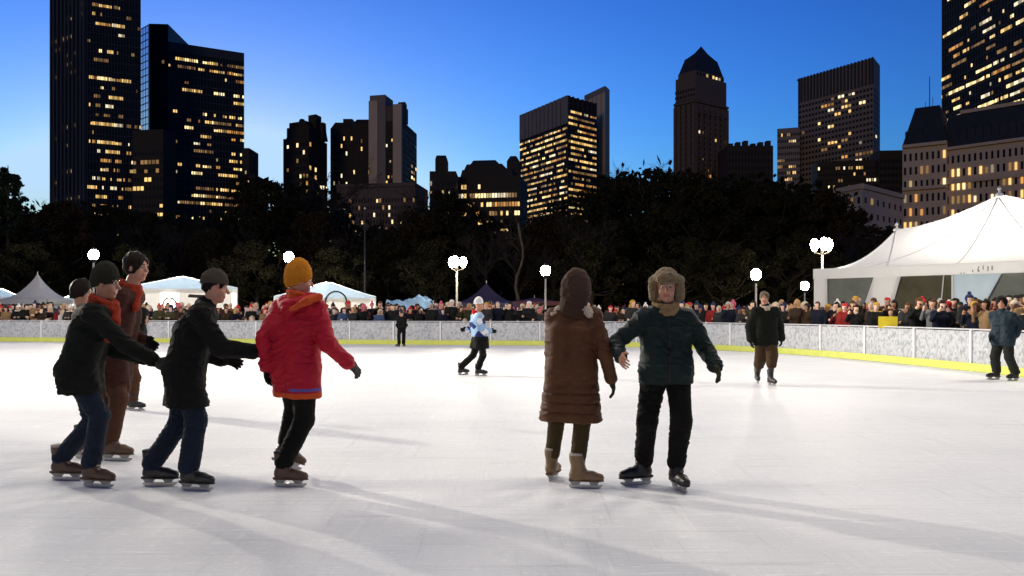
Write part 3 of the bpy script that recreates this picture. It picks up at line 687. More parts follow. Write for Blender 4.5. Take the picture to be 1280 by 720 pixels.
def boards():
    par = thing('rink_barrier', 'scuffed grey-white rink barrier with white posts and yellow kick strip round the ice', 'barrier', (BL[0].x, BL[0].y, 0))
    o = Vector((BL[0].x, BL[0].y, 0))
    kb, rb = MB(), MB()
    for i, (a, b) in enumerate(zip(BL[:-1], BL[1:])):
        a = Vector((a.x, a.y, 0))-o; b = Vector((b.x, b.y, 0))-o; u = (b-a).normalized(); n = Vector((-u.y, u.x, 0)); L = (b-a).length
        q = MB(); q.obox(a+u*.05+n*.03, u, n, L-.1, .02, .19, .97)
        q.build('panel', PANEL, par)
        q = MB(); q.obox(a-u*.035-n*.0, u, n, .07, .07, .0, .995); q.obox(a-u*.02+n*.05, u, n, .04, .35, 0, .05)
        q.build('post', POSTW, par)
        kb.obox(a-u*.01-n*.015, u, n, L+.02, .013, .006, .20); rb.obox(a-u*.015-n*.012, u, n, L+.03, .11, .997, 1.026)
    kb.build('kick_strip', KICK, par); rb.build('top_rail', RAIL, par)
boards()

# ------------------------------------------------------------------ lamps
GLOBE = emis('lamp_glass', (1.0, .88, .68), 260.0); GLOBEW = emis('lamp_glass_warm', (1.0, .78, .50), 130.0)
LPOST = mat('pale_lamp_post', (.42, .41, .38), .5, .4, .1, 4); LDARK = mat('dark_lamp_iron', (.03, .03, .03), .5, .4, .1, 4)
def lamp_light(name, loc, target, energy, size, angle, blend=.6, col=(1, .92, .78), par=None):
    d = bpy.data.lights.new(name, 'SPOT'); d.energy = energy; d.spot_size = R(angle); d.spot_blend = blend; d.shadow_soft_size = size; d.color = col
    o = bpy.data.objects.new(name, d); C.objects.link(o); o.location = loc
    o.rotation_euler = (Vector(target)-Vector(loc)).to_track_quat('-Z', 'Y').to_euler(); return o
def lamp(px, py, Y, kind, label, energy):
    h = W(px, py, Y); par = thing('street_lamp', label, 'lamp', (h.x, h.y, 0), 'lamps around the rink'); z = h.z
    q = MB(); q.lathe([(.14, 0), (.15, .12), (.09, .3), (.055, .5), (.05, z-.45)], 12)
    q.build('post', LPOST, par, True)
    if kind == 'single':
        q = MB(); q.lathe([(.05, z-.46), (.12, z-.40), (.20, z-.28), (.23, z-.27)], 14); q.build('lamp_holder', LDARK, par, True)
        q = MB(); q.lathe([(.16, z-.265), (.22, z-.16), (.265, z+.0), (.23, z+.15), (.12, z+.25)], 16); q.build('lamp_globe', GLOBE, par, True)
        q = MB(); q.lathe([(.15, z+.262), (.11, z+.30), (.03, z+.40)], 14); q.build('lamp_cap', LDARK, par, True)
    else:
        n = 3; q = MB()
        for k in range(n):
            a = 2*math.pi*k/n+.35; c = Vector((math.cos(a)*.36, math.sin(a)*.36, 0))
            q.tube([(0, 0, z-.50), c*.5+Vector((0, 0, z-.44)), c+Vector((0, 0, z-.40)), c+Vector((0, 0, z-.30))], .03, 8)
        q.lathe([(.05, z-.5), (.07, z-.46), (.05, z-.2), (.02, z+.1)], 10); q.build('arm', LDARK, par, True)
        for k in range(n):
            a = 2*math.pi*k/n+.35; q = MB()
            q.lathe([(.08, z-.295), (.16, z-.15), (.185, z+.02), (.13, z+.2), (.05, z+.26)], 14, 0, (math.cos(a)*.36, math.sin(a)*.36, 0)); q.build('lamp_globe', GLOBEW, par, True)
    lo = Vector((h.x, h.y-.9, z+.02))
    lamp_light('lamp_beam', lo, (h.x*.35, 12, 0), energy, .22, 150, .7)
E_L = 1150
lamp(117, 318, 43.5, 'single', 'bright globe lamp post behind the skater in the olive beanie', E_L)
lamp(361, 321, 43.5, 'single', 'globe lamp post behind the orange knit hat', E_L)
lamp(571, 327, 42.5, 'triple', 'triple-globe lamp post left of the dark purple pagoda tent', E_L*.8)
lamp(682, 338, 43, 'single', 'slim globe lamp post left of the brown hooded coat', E_L)
lamp(945, 343, 41, 'single', 'globe lamp post above the standing skater in green-black coat', E_L)
lamp(1028, 305, 37, 'triple', 'tall triple-globe lamp post at the corner of the big white tent', E_L*.9)
lamp(1006, 357, 52, 'single', 'small distant globe lamp left of the big white tent', E_L*.5)

def mast(x, y, z, target, energy, size, ang, label, col=(1, .92, .78)):
    par = thing('floodlight_mast', label, 'floodlight', (x, y, 0), 'floodlight masts out of view around the rink')
    q = MB(); q.lathe([(.2, 0), (.16, .3), (.10, z-.3)], 12); q.build('pole', LDARK, par, True)
    d = (Vector(target)-Vector((x, y, z))).normalized(); s = d.cross(Vector((0, 0, 1))).normalized(); u = s.cross(d)
    q = MB(); c = Vector((0, 0, z)); 
    vs = [c-d*.35+s*a*.5+u*b*.35 for a, b in ((-1, -1), (1, -1), (1, 1), (-1, 1))]+[c-d*.05+s*a*.6+u*b*.45 for a, b in ((-1, -1), (1, -1), (1, 1), (-1, 1))]
    q.add(vs, [(0, 3, 2, 1), (0, 1, 5, 4), (1, 2, 6, 5), (2, 3, 7, 6), (3, 0, 4, 7), (4, 5, 6, 7)]); q.build('lamp_head', LDARK, par)
    lamp_light('floodlight_beam', Vector((x, y, z))+d*.05, target, energy, size, ang, .5, col)
mast(-27, 27.5, 8.5, (1.5, 7, 0), 42000, .4, 80, 'tall floodlight mast beyond the left end of the ice')
mast(-21, 22, 13, (-9, 32, 0), 12000, 1.6, 130, 'added unseen fill mast on the near left side of the rink')  # unseen mast, added to light the far ice and left boards
mast(18, 20, 13, (-6, 26, 0), 6000, 1.6, 130, 'added unseen fill mast on the right side of the rink')  # second unseen mast, added for more light on the ice

for (x0, y0, z0), (x1, y1, z1), hang, en in (((-21, 22, 12.9), (18, 20, 12.9), ((-11, -8), (-1.5, 0), (8, 6)), 2000), ((-16, 6.5, 12.4), (15, 6.0, 12.4), ((-9.5, -8), (-3.3, -3), (2.9, 3), (8.6, 8)), 830)):  # unseen cables and lamps, added to light the ice evenly
    q = MB(); q.tube([Vector((x0, y0, z0)).lerp(Vector((x1, y1, z1)), i/16)-Vector((0, 0, .9*math.sin(math.pi*i/16))) for i in range(17)], .03, 6)
    tag(q.build('added_lamp_cable', LDARK), 'added cable for unseen fill lamps over the %s half of the ice' % ('far' if y0 > 10 else 'near'), 'cable')
    for x, tx in hang:
        t = (x-x0)/(x1-x0); y = y0+(y1-y0)*t; zb = z0-.9*math.sin(math.pi*t)-.95
        par = thing('added_hanging_lamp', 'added fill floodlight, out of view on its cable over the %s ice' % ('far' if y0 > 10 else 'near'), 'floodlight', (x, y, zb), 'added floodlights out of view over the ice')
        q = MB(); q.lathe([(.04, .95), (.05, .5), (.3, .35), (.75, .05), (.78, 0), (.02, .12)], 16); q.build('added_lamp_shade', LDARK, par, True)
        lamp_light('floodlight_beam', (x, y, zb-.1), (tx, 19 if y0 > 10 else 5.5, 0), en, 1.2, 150, .6)
for x, y in ((-16.2, 6.5), (15.2, 6.0)):  # unseen poles, added only to carry the near fill lamps
    par = thing('added_cable_pole', 'added unseen pole holding the lamp cable over the near ice', 'pole', (x, y, 0), 'added poles of the near lamp cable'); q = MB(); q.lathe([(.2, 0), (.16, .3), (.1, 12.6)], 10); q.build('pole', LDARK, par, True)
# ------------------------------------------------------------------ spectators behind the boards
def crowd_mesh(kind, coarse=0):
    """a standing figure at the origin facing -Y, one continuous surface; slots: coat, legs, skin, head cover"""
    f = SDF(); r = random.Random(kind); V3 = Vector
    lean = r.uniform(-.03, .06); tw = r.uniform(-.05, .05); s = (.62 if kind in (7,) else r.uniform(.95, 1.03)); H = lambda x, y, z: V3((x*s, y*s, z*s))
    for sg in (1, -1):
        f.cap(H(.09*sg, 0, .07), H(.09*sg, 0, .5), .06*s, .07*s, .02); f.cap(H(.09*sg, 0, .5), H(.09*sg, 0, .9), .075*s, .10*s, .03)
        f.cap(H(.09*sg, -.02, .05), H(.095*sg, -.16, .045), .05*s, .04*s, .02)
        f.cap(H(.06*sg, 0, .82), H(.085*sg, -lean, 1.25), .135*s, .135*s, .05); f.cap(H(.085*sg, -lean, 1.25), H(.08*sg, -lean, 1.40), .13*s, .085*s, .04)
    f.cap(H(.17, -lean, 1.40), H(-.17, -lean, 1.40), .075*s, k=.04)
    arms = [((.24, -.02, 1.12), (.22, -.2, .98)), ((.25, -.12, 1.15), (.12, -.36, 1.13)), ((.27, .0, 1.13), (.25, -.06, .85)), ((.26, -.16, 1.22), (.09, -.30, 1.50)), ((.25, -.06, 1.13), (.05, -.24, 1.15))]
    hands = []
    for sg in (1, -1):
        e, h = arms[(kind*3+(0 if sg > 0 else kind % 2)) % 5]
        sh = H(.185*sg, -lean, 1.39); e = H(e[0]*sg, e[1], e[2]); h = H(h[0]*sg, h[1], h[2]); hands.append(h)
        f.cap(sh, e, .068*s, .058*s, .025); f.cap(e, h, .055*s, .042*s, .02); f.cap(h, h+(h-e).normalized()*.09, .038*s, .028*s, .02)
    hc = H(tw, -lean-.02, 1.60); hs = 1 if s > .8 else .85
    f.cap(H(0, -lean, 1.42), hc, .06*s, .055*s, .02)
    A = (V3((0, -1, 0)), V3((1, 0, 0)), V3((0, 0, 1)))
    f.ell(hc+V3((0, .01, .03)), A, (.10*hs, .08*hs, .108*hs), .02); f.ell(hc+V3((0, -.02, -.045)), A, (.07*hs, .058*hs, .07*hs), .03); f.cap(hc+V3((0, -.09, .0)), hc+V3((0, -.108, -.025)), .012, .016, .015)
    style = kind % 5
    if style in (0, 3): f.ell(hc+V3((0, .012, .055)), A, (.118*hs, .10*hs, .105*hs), .008)
    if style == 1: f.ell(hc+V3((0, .035, .0)), A, (.10, .098, .16), .02); f.cap(hc+V3((0, .06, -.05)), hc+V3((0, .08, -.22)), .07, .05, .03)
    if style == 2: f.ell(hc+V3((0, .03, .0)), A, (.12, .125, .155), .02); f.cap(hc+V3((0, .05, -.1)), H(0, 0, 1.4), .11, .12, .04)
    if style == 3: f.ell(hc+V3((0, .01, .185)), A, (.045, .045, .045), .01)
    V, Q = f.mesh(coarse or (.024 if s > .8 else .02)); c = V[Q].mean(1)/1.0
    d = c-np.array(hc); mi = np.zeros(len(Q), int); mi[c[:, 2] < .80*s] = 1
    hd = (d[:, 2] > -.135*hs) & (np.abs(d[:, 0]) < .17) & (np.abs(d[:, 1]) < .2) & (c[:, 2] > 1.44*s); mi[hd] = 3
    face = hd & (d[:, 1] < -.035) & (np.abs(d[:, 0]) < .072) & (d[:, 2] < .055) & (d[:, 2] > -.13); mi[face] = 2
    for h in hands: mi[np.linalg.norm(c-np.array(h), axis=1) < .075] = 2
    for h, e in ((0, 0),): pass
    V = cloth(V, Q, .006, 12, kind)
    return V, Q, mi
COATS = [('black', (.012, .012, .012)), ('charcoal', (.04, .04, .043)), ('navy', (.012, .015, .030)), ('dark brown', (.05, .03, .018)), ('maroon', (.14, .015, .02)), ('red', (.30, .025, .025)),
         ('white', (.75, .73, .70)), ('cream', (.55, .45, .33)), ('grey', (.22, .22, .23)), ('olive', (.06, .06, .03)), ('blue', (.06, .10, .20)), ('tan', (.32, .20, .10)), ('purple', (.12, .05, .18)), ('teal', (.03, .16, .18))]
CW = [26, 14, 7, 9, 2, .9, 1.5, 1.2, 1.5, 3, .4, 1.2, .2, .15]
TOPS = {0: [('black knit hat', (.02, .02, .02)), ('white knit hat', (.75, .73, .7)), ('red knit hat', (.5, .03, .03)), ('cream knit hat', (.6, .5, .38)), ('mustard knit hat', (.5, .28, .04))],
        1: [('long dark hair', (.02, .013, .009)), ('long blond hair', (.45, .28, .11)), ('long brown hair', (.09, .045, .02))],
        2: [('dark raised hood', (.03, .03, .03)), ('pale fur-edged hood', (.5, .42, .33)), ('brown raised hood', (.09, .05, .03))],
        3: [('white bobble hat', (.78, .76, .73)), ('pink bobble hat', (.6, .12, .2)), ('navy bobble hat', (.02, .03, .09)), ('red bobble hat', (.5, .03, .03))],
        4: [('short dark hair', (.02, .013, .009)), ('short grey hair', (.4, .38, .36)), ('short brown hair', (.08, .04, .02))]}
LEGM = [fabric('crowd_jeans', (.02, .03, .055)), fabric('crowd_black_legs', (.012, .012, .012)), fabric('crowd_brown_legs', (.05, .035, .022))]
ZONES = [(28, 'by left end of boards'), (66, 'before grey pagoda tent'), (112, 'right of grey pagoda tent'), (165, 'behind left-hand skaters'), (232, 'before gabled tent left half'), (300, 'before gabled tent right half'), (345, 'between two broad white tents'), (405, 'before wider tent left half'), (470, 'before wider tent right half'), (505, 'before blue stall left side'), (548, 'before blue stall right side'), (596, 'by triple-globe lamp foot'), (645, 'before dark purple tent'), (690, 'under slim globe lamp'), (775, 'left of teal jacket'), (850, 'behind teal jacket'), (905, 'right of teal jacket'), (945, 'left of lone green-black coat'), (990, 'right of lone green-black coat'), (1030, 'at big white tent corner'), (1090, 'before big tent first window'), (1135, 'around the yellow sign'), (1190, 'before big tent brown window'), (1232, 'before big tent pale drape'), (1400, 'behind blue-grey jacket skater')]
def bpos(t):                                  # point and outward normal along the boards (t in metres from the left)
    acc = 0
    for a, b in zip(BL[:-1], BL[1:]):
        L = (b-a).length
        if acc+L >= t: u = (b-a).normalized(); return a+u*(t-acc), Vector((-u.y, u.x))
        acc += L
    u = (BL[-1]-BL[-2]).normalized(); return BL[-1].copy(), Vector((-u.y, u.x))
NK = 10; CM = {}
for k in range(NK):
    V, Q, mi = crowd_mesh(k)
    me_o = mesh_obj('person', V, Q, [fabric('crowd_coat_black', COATS[0][1]), LEGM[0], SKIN[0], HAIR], None, True, mi); CM[k] = me_o
CSK = [mat('spectator_skin_fair', (.80, .52, .38), .5, .35, .1), mat('spectator_skin_warm', (.68, .40, .26), .5, .35, .1), SKIN[1]]; rr = random.Random(11); C0x = 11.35; used = set(); n_crowd = 0
TOTAL = sum((b-a).length for a, b in zip(BL[:-1], BL[1:]))
spots = []
for row, (off, step) in enumerate(((.60, .44), (1.15, .52), (1.8, .62), (2.6, .95), (3.5, 1.3))):
    t = rr.uniform(0, .4)
    while t < TOTAL-8:
        p, n = bpos(t); q = p+n*(off+rr.uniform(-.16, .16)); t += step*rr.uniform(.75, 1.35)
        if rr.random() < .06: continue
        px = 640+q.x/q.y*1000
        if px < -15 or px > 1292 or (row == 4 and 100 < px < 300): continue
        spots.append((q.x, q.y, px, row))
random.Random(3).shuffle(spots); spots.sort(key=lambda a: a[3])
spots = spots[:292]
for (x, y, px, row) in spots:
    k = rr.choice([0, 1, 2, 3, 4, 5, 6, 8, 9, 0, 1, 4, 7] if row == 0 else [0, 1, 2, 3, 4, 5, 6, 8, 9])
    proto = CM[k]
    o = proto if k not in used else proto.copy()
    if k in used: C.objects.link(o)
    used.add(k); st = k % 5
    ci = rr.choices(range(len(COATS)), CW)[0]; hat = rr.choice(TOPS[st])
    o.location = (x, y, 0 if row == 0 else rr.uniform(0, .06)*0); sc = rr.choice([rr.uniform(.86, .97), rr.uniform(.95, 1.05), rr.uniform(1.0, 1.12)]); o.scale = (sc, sc, sc)
    fx = math.atan2(-y+8, rr.uniform(-4, 4)-x*1.0)+math.pi/2+rr.uniform(-.7, .7); o.rotation_euler = (0, 0, fx)
    for sl, m in enumerate((fabric('crowd_coat_'+COATS[ci][0].replace(' ', '_'), tuple(c*.75 for c in COATS[ci][1])), rr.choice(LEGM), rr.choice(CSK), fabric('crowd_'+hat[0].replace(' ', '_').replace('-', '_'), hat[1]))):
        o.material_slots[sl].link = 'OBJECT'; o.material_slots[sl].material = m
    zone = next(z for lim, z in ZONES if px < lim)
    rowt = ['front row', 'second row', 'third row', 'back row', 'rearmost row'][row]
    who = 'child' if k == 7 else 'person'
    tag(o, f'{who} in {COATS[ci][0]} coat, {hat[0]}, {rowt}, {zone}', 'person', 'spectators behind the rink barrier')

# beyond the first three hundred: the rest of the crowd, deeper in, as one mass
cm = [crowd_mesh(k, .042) for k in (0, 1, 2, 3, 4, 5)]; AV, AQ, AM = [], [], []; nv = 0; rc = random.Random(31)
cmats = [fabric('crowd_coat_'+COATS[i][0].replace(' ', '_'), (0, 0, 0)) for i in (0, 1, 2, 3)]+[fabric('crowd_coat_white', (0, 0, 0))]; hmats = [HAIR, fabric('crowd_black_knit_hat', (.02, .02, .02)), fabric('crowd_cream_knit_hat', (.6, .5, .38)), fabric('crowd_red_knit_hat', (.4, .03, .03))]
allm = cmats+hmats+[LEGM[1], CSK[0], CSK[1]]
for i in range(330):
    p, n = bpos(rc.uniform(0, TOTAL-9)); q = p+n*rc.uniform(2.2, 5.2)
    if q.x > 8 and (q.x-C0x)*.728+(q.y-30)*.685 > -.35: continue
    V, Q, mi = cm[rc.randrange(6)]; a = rc.uniform(-.6, .6)+math.atan2(-q.y+8, -q.x)+math.pi/2; sc = rc.uniform(.9, 1.1); c_, s_ = math.cos(a)*sc, math.sin(a)*sc
    P = np.stack([V[:, 0]*c_-V[:, 1]*s_+q.x, V[:, 0]*s_+V[:, 1]*c_+q.y, V[:, 2]*sc], 1)
    ci = rc.choice([0, 0, 0, 1, 1, 2, 3, 3, 4]); hi = 5+rc.choice([0, 0, 0, 1, 1, 2, 3]); si = 10+rc.randrange(2)
    AV.append(P); AQ.append(Q+nv); AM.append(np.array([ci, 9, si, hi])[mi]); nv += len(P)
o = mesh_obj('crowd', np.concatenate(AV), np.concatenate(AQ), allm, None, True, np.concatenate(AM)); o['kind'] = 'stuff'

# yellow sign board leaning over the boards
p, n = Vector((10.35, 24.2)), None
c = W(1110, 404, 22.7)
par = thing('sign_board', 'plain bright yellow board held above the rink barrier before the big white tent', 'sign', (c.x, c.y, 0))
u = Vector((.93, -.36, 0)); v = Vector((.36, .93, 0))
q = MB(); q.obox(Vector((0, 0, 0))-u*.25, u, v, .50, .02, .98, 1.30); q.build('board', mat('yellow_board', (.72, .56, .02), .5, .4, .08, 5), par)
q = MB(); q.obox(Vector((0, 0, 0))-u*.02+v*.022, u, v, .04, .03, .0, 1.25); q.build('stake', LDARK, par)
# ------------------------------------------------------------------ tents
VINYL = mat('white_vinyl', (.78, .78, .77), .5, .35, .05, 3, .4, 1.6, trans=.35); VBLUE = mat('pale_blue_canopy', (.56, .68, .82), .5, .3, .2, .8, .1, 6, trans=.3)
GREYV = mat('grey_canopy', (.42, .43, .46), .55, .3, .12, 2, .1, 6); PURV = mat('dark_purple_canopy', (.018, .015, .045), .6, .3, .15, 2); REDV = mat('dark_red_canopy', (.09, .02, .02), .6, .3, .15, 2)
FRAME = mat('tent_frame', (.62, .62, .60), .4, .4, .05); CLEAR = mat('tent_window_film', (.085, .08, .05), .12, .6, .35, 1.2, .3, 2.0); CLEARG = mat('pale_tent_window_film', (.16, .17, .15), .15, .6, .3, 1.2, .3, 2.0); DRAPE = mat('pale_blue_drape', (.60, .70, .76), .7, .2, .08, 3, .4, 5, trans=.2)
INK = mat('black_print', (.02, .02, .02), .6, .3, 0)
def pagoda(px, Ypk, Y, half, eave, mtl, label, wallm=None):
    c = W(px, Ypk, Y); H = c.z; par = thing('pagoda_tent', label, 'tent', (c.x, c.y, 0))
    q = MB(); n = 12; prof = []
    for i in range(n+1):
        t = i/n; prof.append((half*(1-t)**1.0, eave+(H-eave)*(t**1.9)))
    vs = []; fs = []
    for r_, z in prof: r_ = max(r_, .03); vs += [(-r_, -r_, z), (r_, -r_, z), (r_, r_, z), (-r_, r_, z)]
    for i in range(n):
        for k in range(4): fs.append((i*4+k, i*4+(k+1) % 4, (i+1)*4+(k+1) % 4, (i+1)*4+k))
    fs.append((n*4, n*4+1, n*4+2, n*4+3)); q.add(vs, fs)
    q.build('canopy', mtl, par)
    q = MB()
    for a in range(4):
        x0, y0 = [(-half, -half), (half, -half), (half, half), (-half, half)][a]; x1, y1 = [(half, -half), (half, half), (-half, half), (-half, -half)][a]
        u = Vector((x1-x0, y1-y0, 0)).normalized(); q.obox((x0, y0, 0), u, (-u.y, u.x, 0), 2*half, .03, eave-.28, eave-.003)
    q.build('valance', mtl, par)
    for x in (-1, 1):
        for y in (-1, 1):
            q = MB(); q.tube([(x*(half-.06), y*(half-.06), 0), (x*(half-.06), y*(half-.06), eave-.02)], .04, 8); q.build('leg', FRAME, par, True)
    q = MB(); q.tube([(0, 0, H-.05), (0, 0, H+.18)], [.035, .012], 8); q.build('finial', FRAME, par, True)
    if wallm:
        q = MB(); q.box((-half+.12, half-.10, .05), (half-.12, half-.06, eave-.29)); q.box((half-.16, -half+.15, .05), (half-.12, half-.2, eave-.29)); q.box((-half+.12, -half+.15, .05), (-half+.16, half-.2, eave-.29)); q.build('side_wall', wallm, par)
    return par
def gable_tent(px0, px1, pye, pxr, pyr, Y, depth, label, arch=None, drop=0):
    a = W(px0, pye, Y); b = W(px1, pye+drop, Y); r = W(pxr, pyr, Y); e = a.z; H = r.z; xc = (a.x+b.x)/2; th = math.atan2(-xc, Y)
    al = lambda px: ((px-640)/1000*Y-a.x)/(math.cos(th)-(px-640)/1000*math.sin(th)); w = al(px1); rx = al(pxr)
    par = thing('frame_tent', label, 'tent', (a.x, Y, 0), None, th)
    def roof_z(x): t = x/rx if x < rx else (w-x)/(w-rx); return e+(H-e)*(t**1.12)
    nx, ny = 16, 6; vs = []; fs = []
    for jy in range(ny+1):
        for i in range(nx+1):
            x = w*i/nx; y = depth*jy/ny; sag = .06*math.sin(math.pi*((jy*2/ny) % 1))
            vs.append((x, y, roof_z(x)-sag+.01))
    for jy in range(ny):
        for i in range(nx): k = jy*(nx+1)+i; fs.append((k, k+1, k+nx+2, k+nx+1))
    q = MB(); q.add(vs, fs); q.build('canopy', VBLUE, par, True)
    # front: pale blue gable panel with white wall and a doorway gap left and right
    xs = [w*i/nx for i in range(nx+1)]
    q = MB()
    for i in range(nx):
        x0, x1 = xs[i], xs[i+1]; zt0, zt1 = roof_z(x0)-.03, roof_z(x1)-.03; zb = e-.12
        q.add([(x0, -.02, zb), (x1, -.02, zb), (x1, -.02, zt1), (x0, -.02, zt0), (x0, .0, zb), (x1, .0, zb), (x1, .0, zt1), (x0, .0, zt0)], [(0, 1, 2, 3), (7, 6, 5, 4), (3, 2, 6, 7), (0, 4, 5, 1)])
    q.build('gable_panel', VBLUE, par)
    q = MB(); q.box((0, -.03, e-.32), (w, .01, e-.123)); q.build('valance', VINYL, par)
    q = MB()
    for x0, x1 in ((.06, w*.30), (w*.46, w*.94)): q.box((x0, .03, .02), (x1, .06, e-.1))
    q.box((.04, .1, .02), (.08, depth-.1, e-.02)); q.box((w-.08, .1, .02), (w-.04, depth-.1, e-.02)); q.box((.05, depth-.08, .02), (w-.05, depth-.04, e-.02)); q.build('side_wall', VINYL, par)
    for x in (.03, w*.31, w*.45, w-.03): 
        q = MB(); q.tube([(x, .02, 0), (x, .02, e-.03)], .04, 8); q.build('leg', FRAME, par, True)
    if arch:
        ax, az, ar = arch; q = MB(); n = 14
        ax = a.x+al(640+ax/Y*1000); pts = [(ax-a.x+math.cos(math.pi*(1-k/n))*ar, -.06, az+math.sin(math.pi*(1-k/n))*ar*1.05) for k in range(n+1)]
        pts = [(pts[0][0], -.06, .9)]+pts+[(pts[-1][0], -.06, .9)]
        q.tube(pts, .045, 8); q.build('door_arch', INK, par, True)
    # tent lamp inside
    q = MB(); q.lathe([(.05, e-.05), (.12, e-.12), (.10, e-.22), (.03, e-.25)], 10, 0, (w*.5, depth*.5, 0)); q.build('ceiling_lamp', GLOBE, par, True)
    d = bpy.data.lights.new('tent_lamp_light', 'POINT'); d.energy = 2400; d.shadow_soft_size = .2; d.color = (1, .9, .75); lo = bpy.data.objects.new('tent_lamp_light', d); C.objects.link(lo); lo.location = par.matrix_basis@Vector((w*.5, depth*.5, e-.45))
    return par
pagoda(47, 343, 47, 1.36, 2.15, GREYV, 'grey pagoda tent with pointed roof behind the left boards', VINYL)
gable_tent(-24, 24, 369, 2, 360, 46, 4, 'white frame tent at the far left behind the boards')
gable_tent(76, 112, 373, 93, 367, 48, 3, 'small white frame tent right of the grey pagoda tent')
gable_tent(157, 297, 358, 228, 344, 45, 5, 'gabled white tent with pale blue roof behind the black coat', (W(212, 380, 45).x, W(212, 380, 45).z, .34), 3)
gable_tent(342, 470, 370, 410, 351, 46.5, 5, 'wider white tent with pale blue roof beside the red jacket', (W(420, 380, 46.5).x, W(420, 380, 46.5).z+.1, .62))
pagoda(608, 354, 50, 2.0, 1.95, PURV, 'dark purple pagoda tent left of the twisted tree trunk', PURV)
pagoda(668, 372, 56, 2.4, 2.1, REDV, 'dim dark red canopy tent behind the slim globe lamp')
# blue canopy stall
c = W(512, 372, 45); par = thing('market_stall', 'stall with crumpled pale blue canopy right of the wider white tent', 'stall', (c.x, c.y, 0))
BT = mat('crumpled_blue_tarp', (.20, .36, .68), .5, .35, .45, 2.5, .5, 3)
vs = []; fs = []; nx, ny = 14, 5
for jy in range(ny+1):
    for i in range(nx+1): vs.append((-1.2+2.5*i/nx, -.9+1.8*jy/ny, 2.02+.25*math.sin(i*1.9+jy)*.4+.28*math.exp(-((i-10)/2.5)**2)-.10*(jy == 0)))
for jy in range(ny):
    for i in range(nx): k = jy*(nx+1)+i; fs.append((k, k+1, k+nx+2, k+nx+1))
n0 = len(vs); vs += [(v[0], v[1]-.02, v[2]-.42-.12*math.sin(i*1.3)) for i, v in enumerate(vs[:nx+1])]; fs += [(n0+i, n0+i+1, i+1, i) for i in range(nx)]
mesh_obj('canopy', vs, fs, BT, par, False)
for x in (-1.15, 1.25):
    for y in (-.8, .85): q = MB(); q.tube([(x, y, 0), (x, y, 2.0)], .03, 8); q.build('leg', FRAME, par, True)
q = MB(); q.box((-1.1, -.6, .0), (1.2, -.1, .95)); q.build('counter', mat('stall_counter', (.35, .33, .3), .6), par)

# ---- the big white tent on the right
C0 = Vector((11.35, 30.0, 0)); U = Vector((.685, -.728, 0)); Vv = Vector((.728, .685, 0)); LU, LV, EV = 13.0, 9.0, 3.02
big = thing('pole_tent', 'big white two-peaked event tent with dark windows behind the right-hand boards', 'tent', C0)
def ridge(u):
    K = [(0, 0), (.5, .75), (1.25, 1.72), (2.0, 1.78), (3.0, 2.0), (4.0, 2.35), (4.65, 2.62), (4.9, 2.74), (5.2, 2.66), (6.2, 2.3), (8, 1.9), (9.2, 2.1), (10, 2.6), (10.4, 2.3), (12, .9), (13, 0)]
    for (a, x), (b, y) in zip(K[:-1], K[1:]):
        if u <= b: return x+(y-x)*(u-a)/(b-a)
    return 0
nu, nv = 104, 36; vs = []; fs = []
for i in range(nu+1):
    for k in range(nv+1):
        u = LU*i/nu; v = LV*k/nv; t = 1-abs(2*v/LV-1); z = EV+ridge(u)*(t**1.22)-.05*math.sin(math.pi*t)*(1-.5*t)
        p = U*u+Vv*v; vs.append((p.x, p.y, z))
for i in range(nu):
    for k in range(nv): q = i*(nv+1)+k; fs.append((q, q+nv+1, q+nv+2, q+1))
mesh_obj('canopy', vs, fs, VINYL, big, True)
def roof_pt(u, v, up=.012):
    t = 1-abs(2*v/LV-1); p = U*u+Vv*v; return Vector((p.x, p.y, EV+ridge(u)*(t**1.22)-.05*math.sin(math.pi*t)*(1-.5*t)+up))
SEAM = mat('canopy_seam', (.55, .55, .55), .6, .3, .05)
for (u0, v0), (u1, v1) in (((4.85, 4.3), (1.9, .15)), ((4.9, 4.3), (4.9, .1)), ((4.95, 4.3), (8.0, .15)), ((1.3, 4.3), (.1, .1)), ((1.3, 4.2), (2.6, .1))):
    q = MB(); q.tube([roof_pt(u0+(u1-u0)*i/24, v0+(v1-v0)*i/24, .005) for i in range(25)], .022, 6); q.build('seam', SEAM, big, True)
q = MB()
q.obox(U*-.02-Vv*.05, U, Vv, LU+.04, .03, EV-.36, EV+.01); q.obox(U*-.05-Vv*.02, U, Vv, .03, LV, EV-.36, EV+.01); q.build('valance', VINYL, big)
# front wall: windows and slanting drapes (u at the top, u at the bottom)
TOP, BOT = EV-.362, .02
def quad(name, m, a0, a1, b0, b1, off, th=.02, z1=None, z0=None, parent=None):
    z1 = z1 or TOP; z0 = z0 if z0 is not None else BOT
    pts = [U*b0+Vector((0, 0, z0)), U*b1+Vector((0, 0, z0)), U*a1+Vector((0, 0, z1)), U*a0+Vector((0, 0, z1))]
    q = MB(); q.add([p+Vv*off for p in pts]+[p+Vv*(off+th) for p in pts], [(0, 1, 2, 3), (7, 6, 5, 4), (0, 4, 5, 1), (1, 5, 6, 2), (2, 6, 7, 3), (3, 7, 4, 0)]); return q.build(name, m, parent or big)
def upx(px): s = (px-640)/1000; return (C0.x-s*C0.y)/(s*U.y-U.x)     # u along the front at a photo column
e = [upx(v) for v in (1018, 1033, 1092, 1080, 1126, 1108, 1190, 1191, 1252, 1206)]
quad('wall_panel', VINYL, e[0]-.02, e[1], e[0]-.02, e[1], .0)
quad('window', CLEARG, e[1]-.02, e[2]+.05, e[1]-.02, e[3]+.05, .06)
quad('wall_panel', VINYL, e[2], e[4], e[3]-.55, e[5]-.25, .0)
quad('window', CLEAR, e[4]-.08, e[6]+.05, e[5]-.4, e[6]+.05, .06)
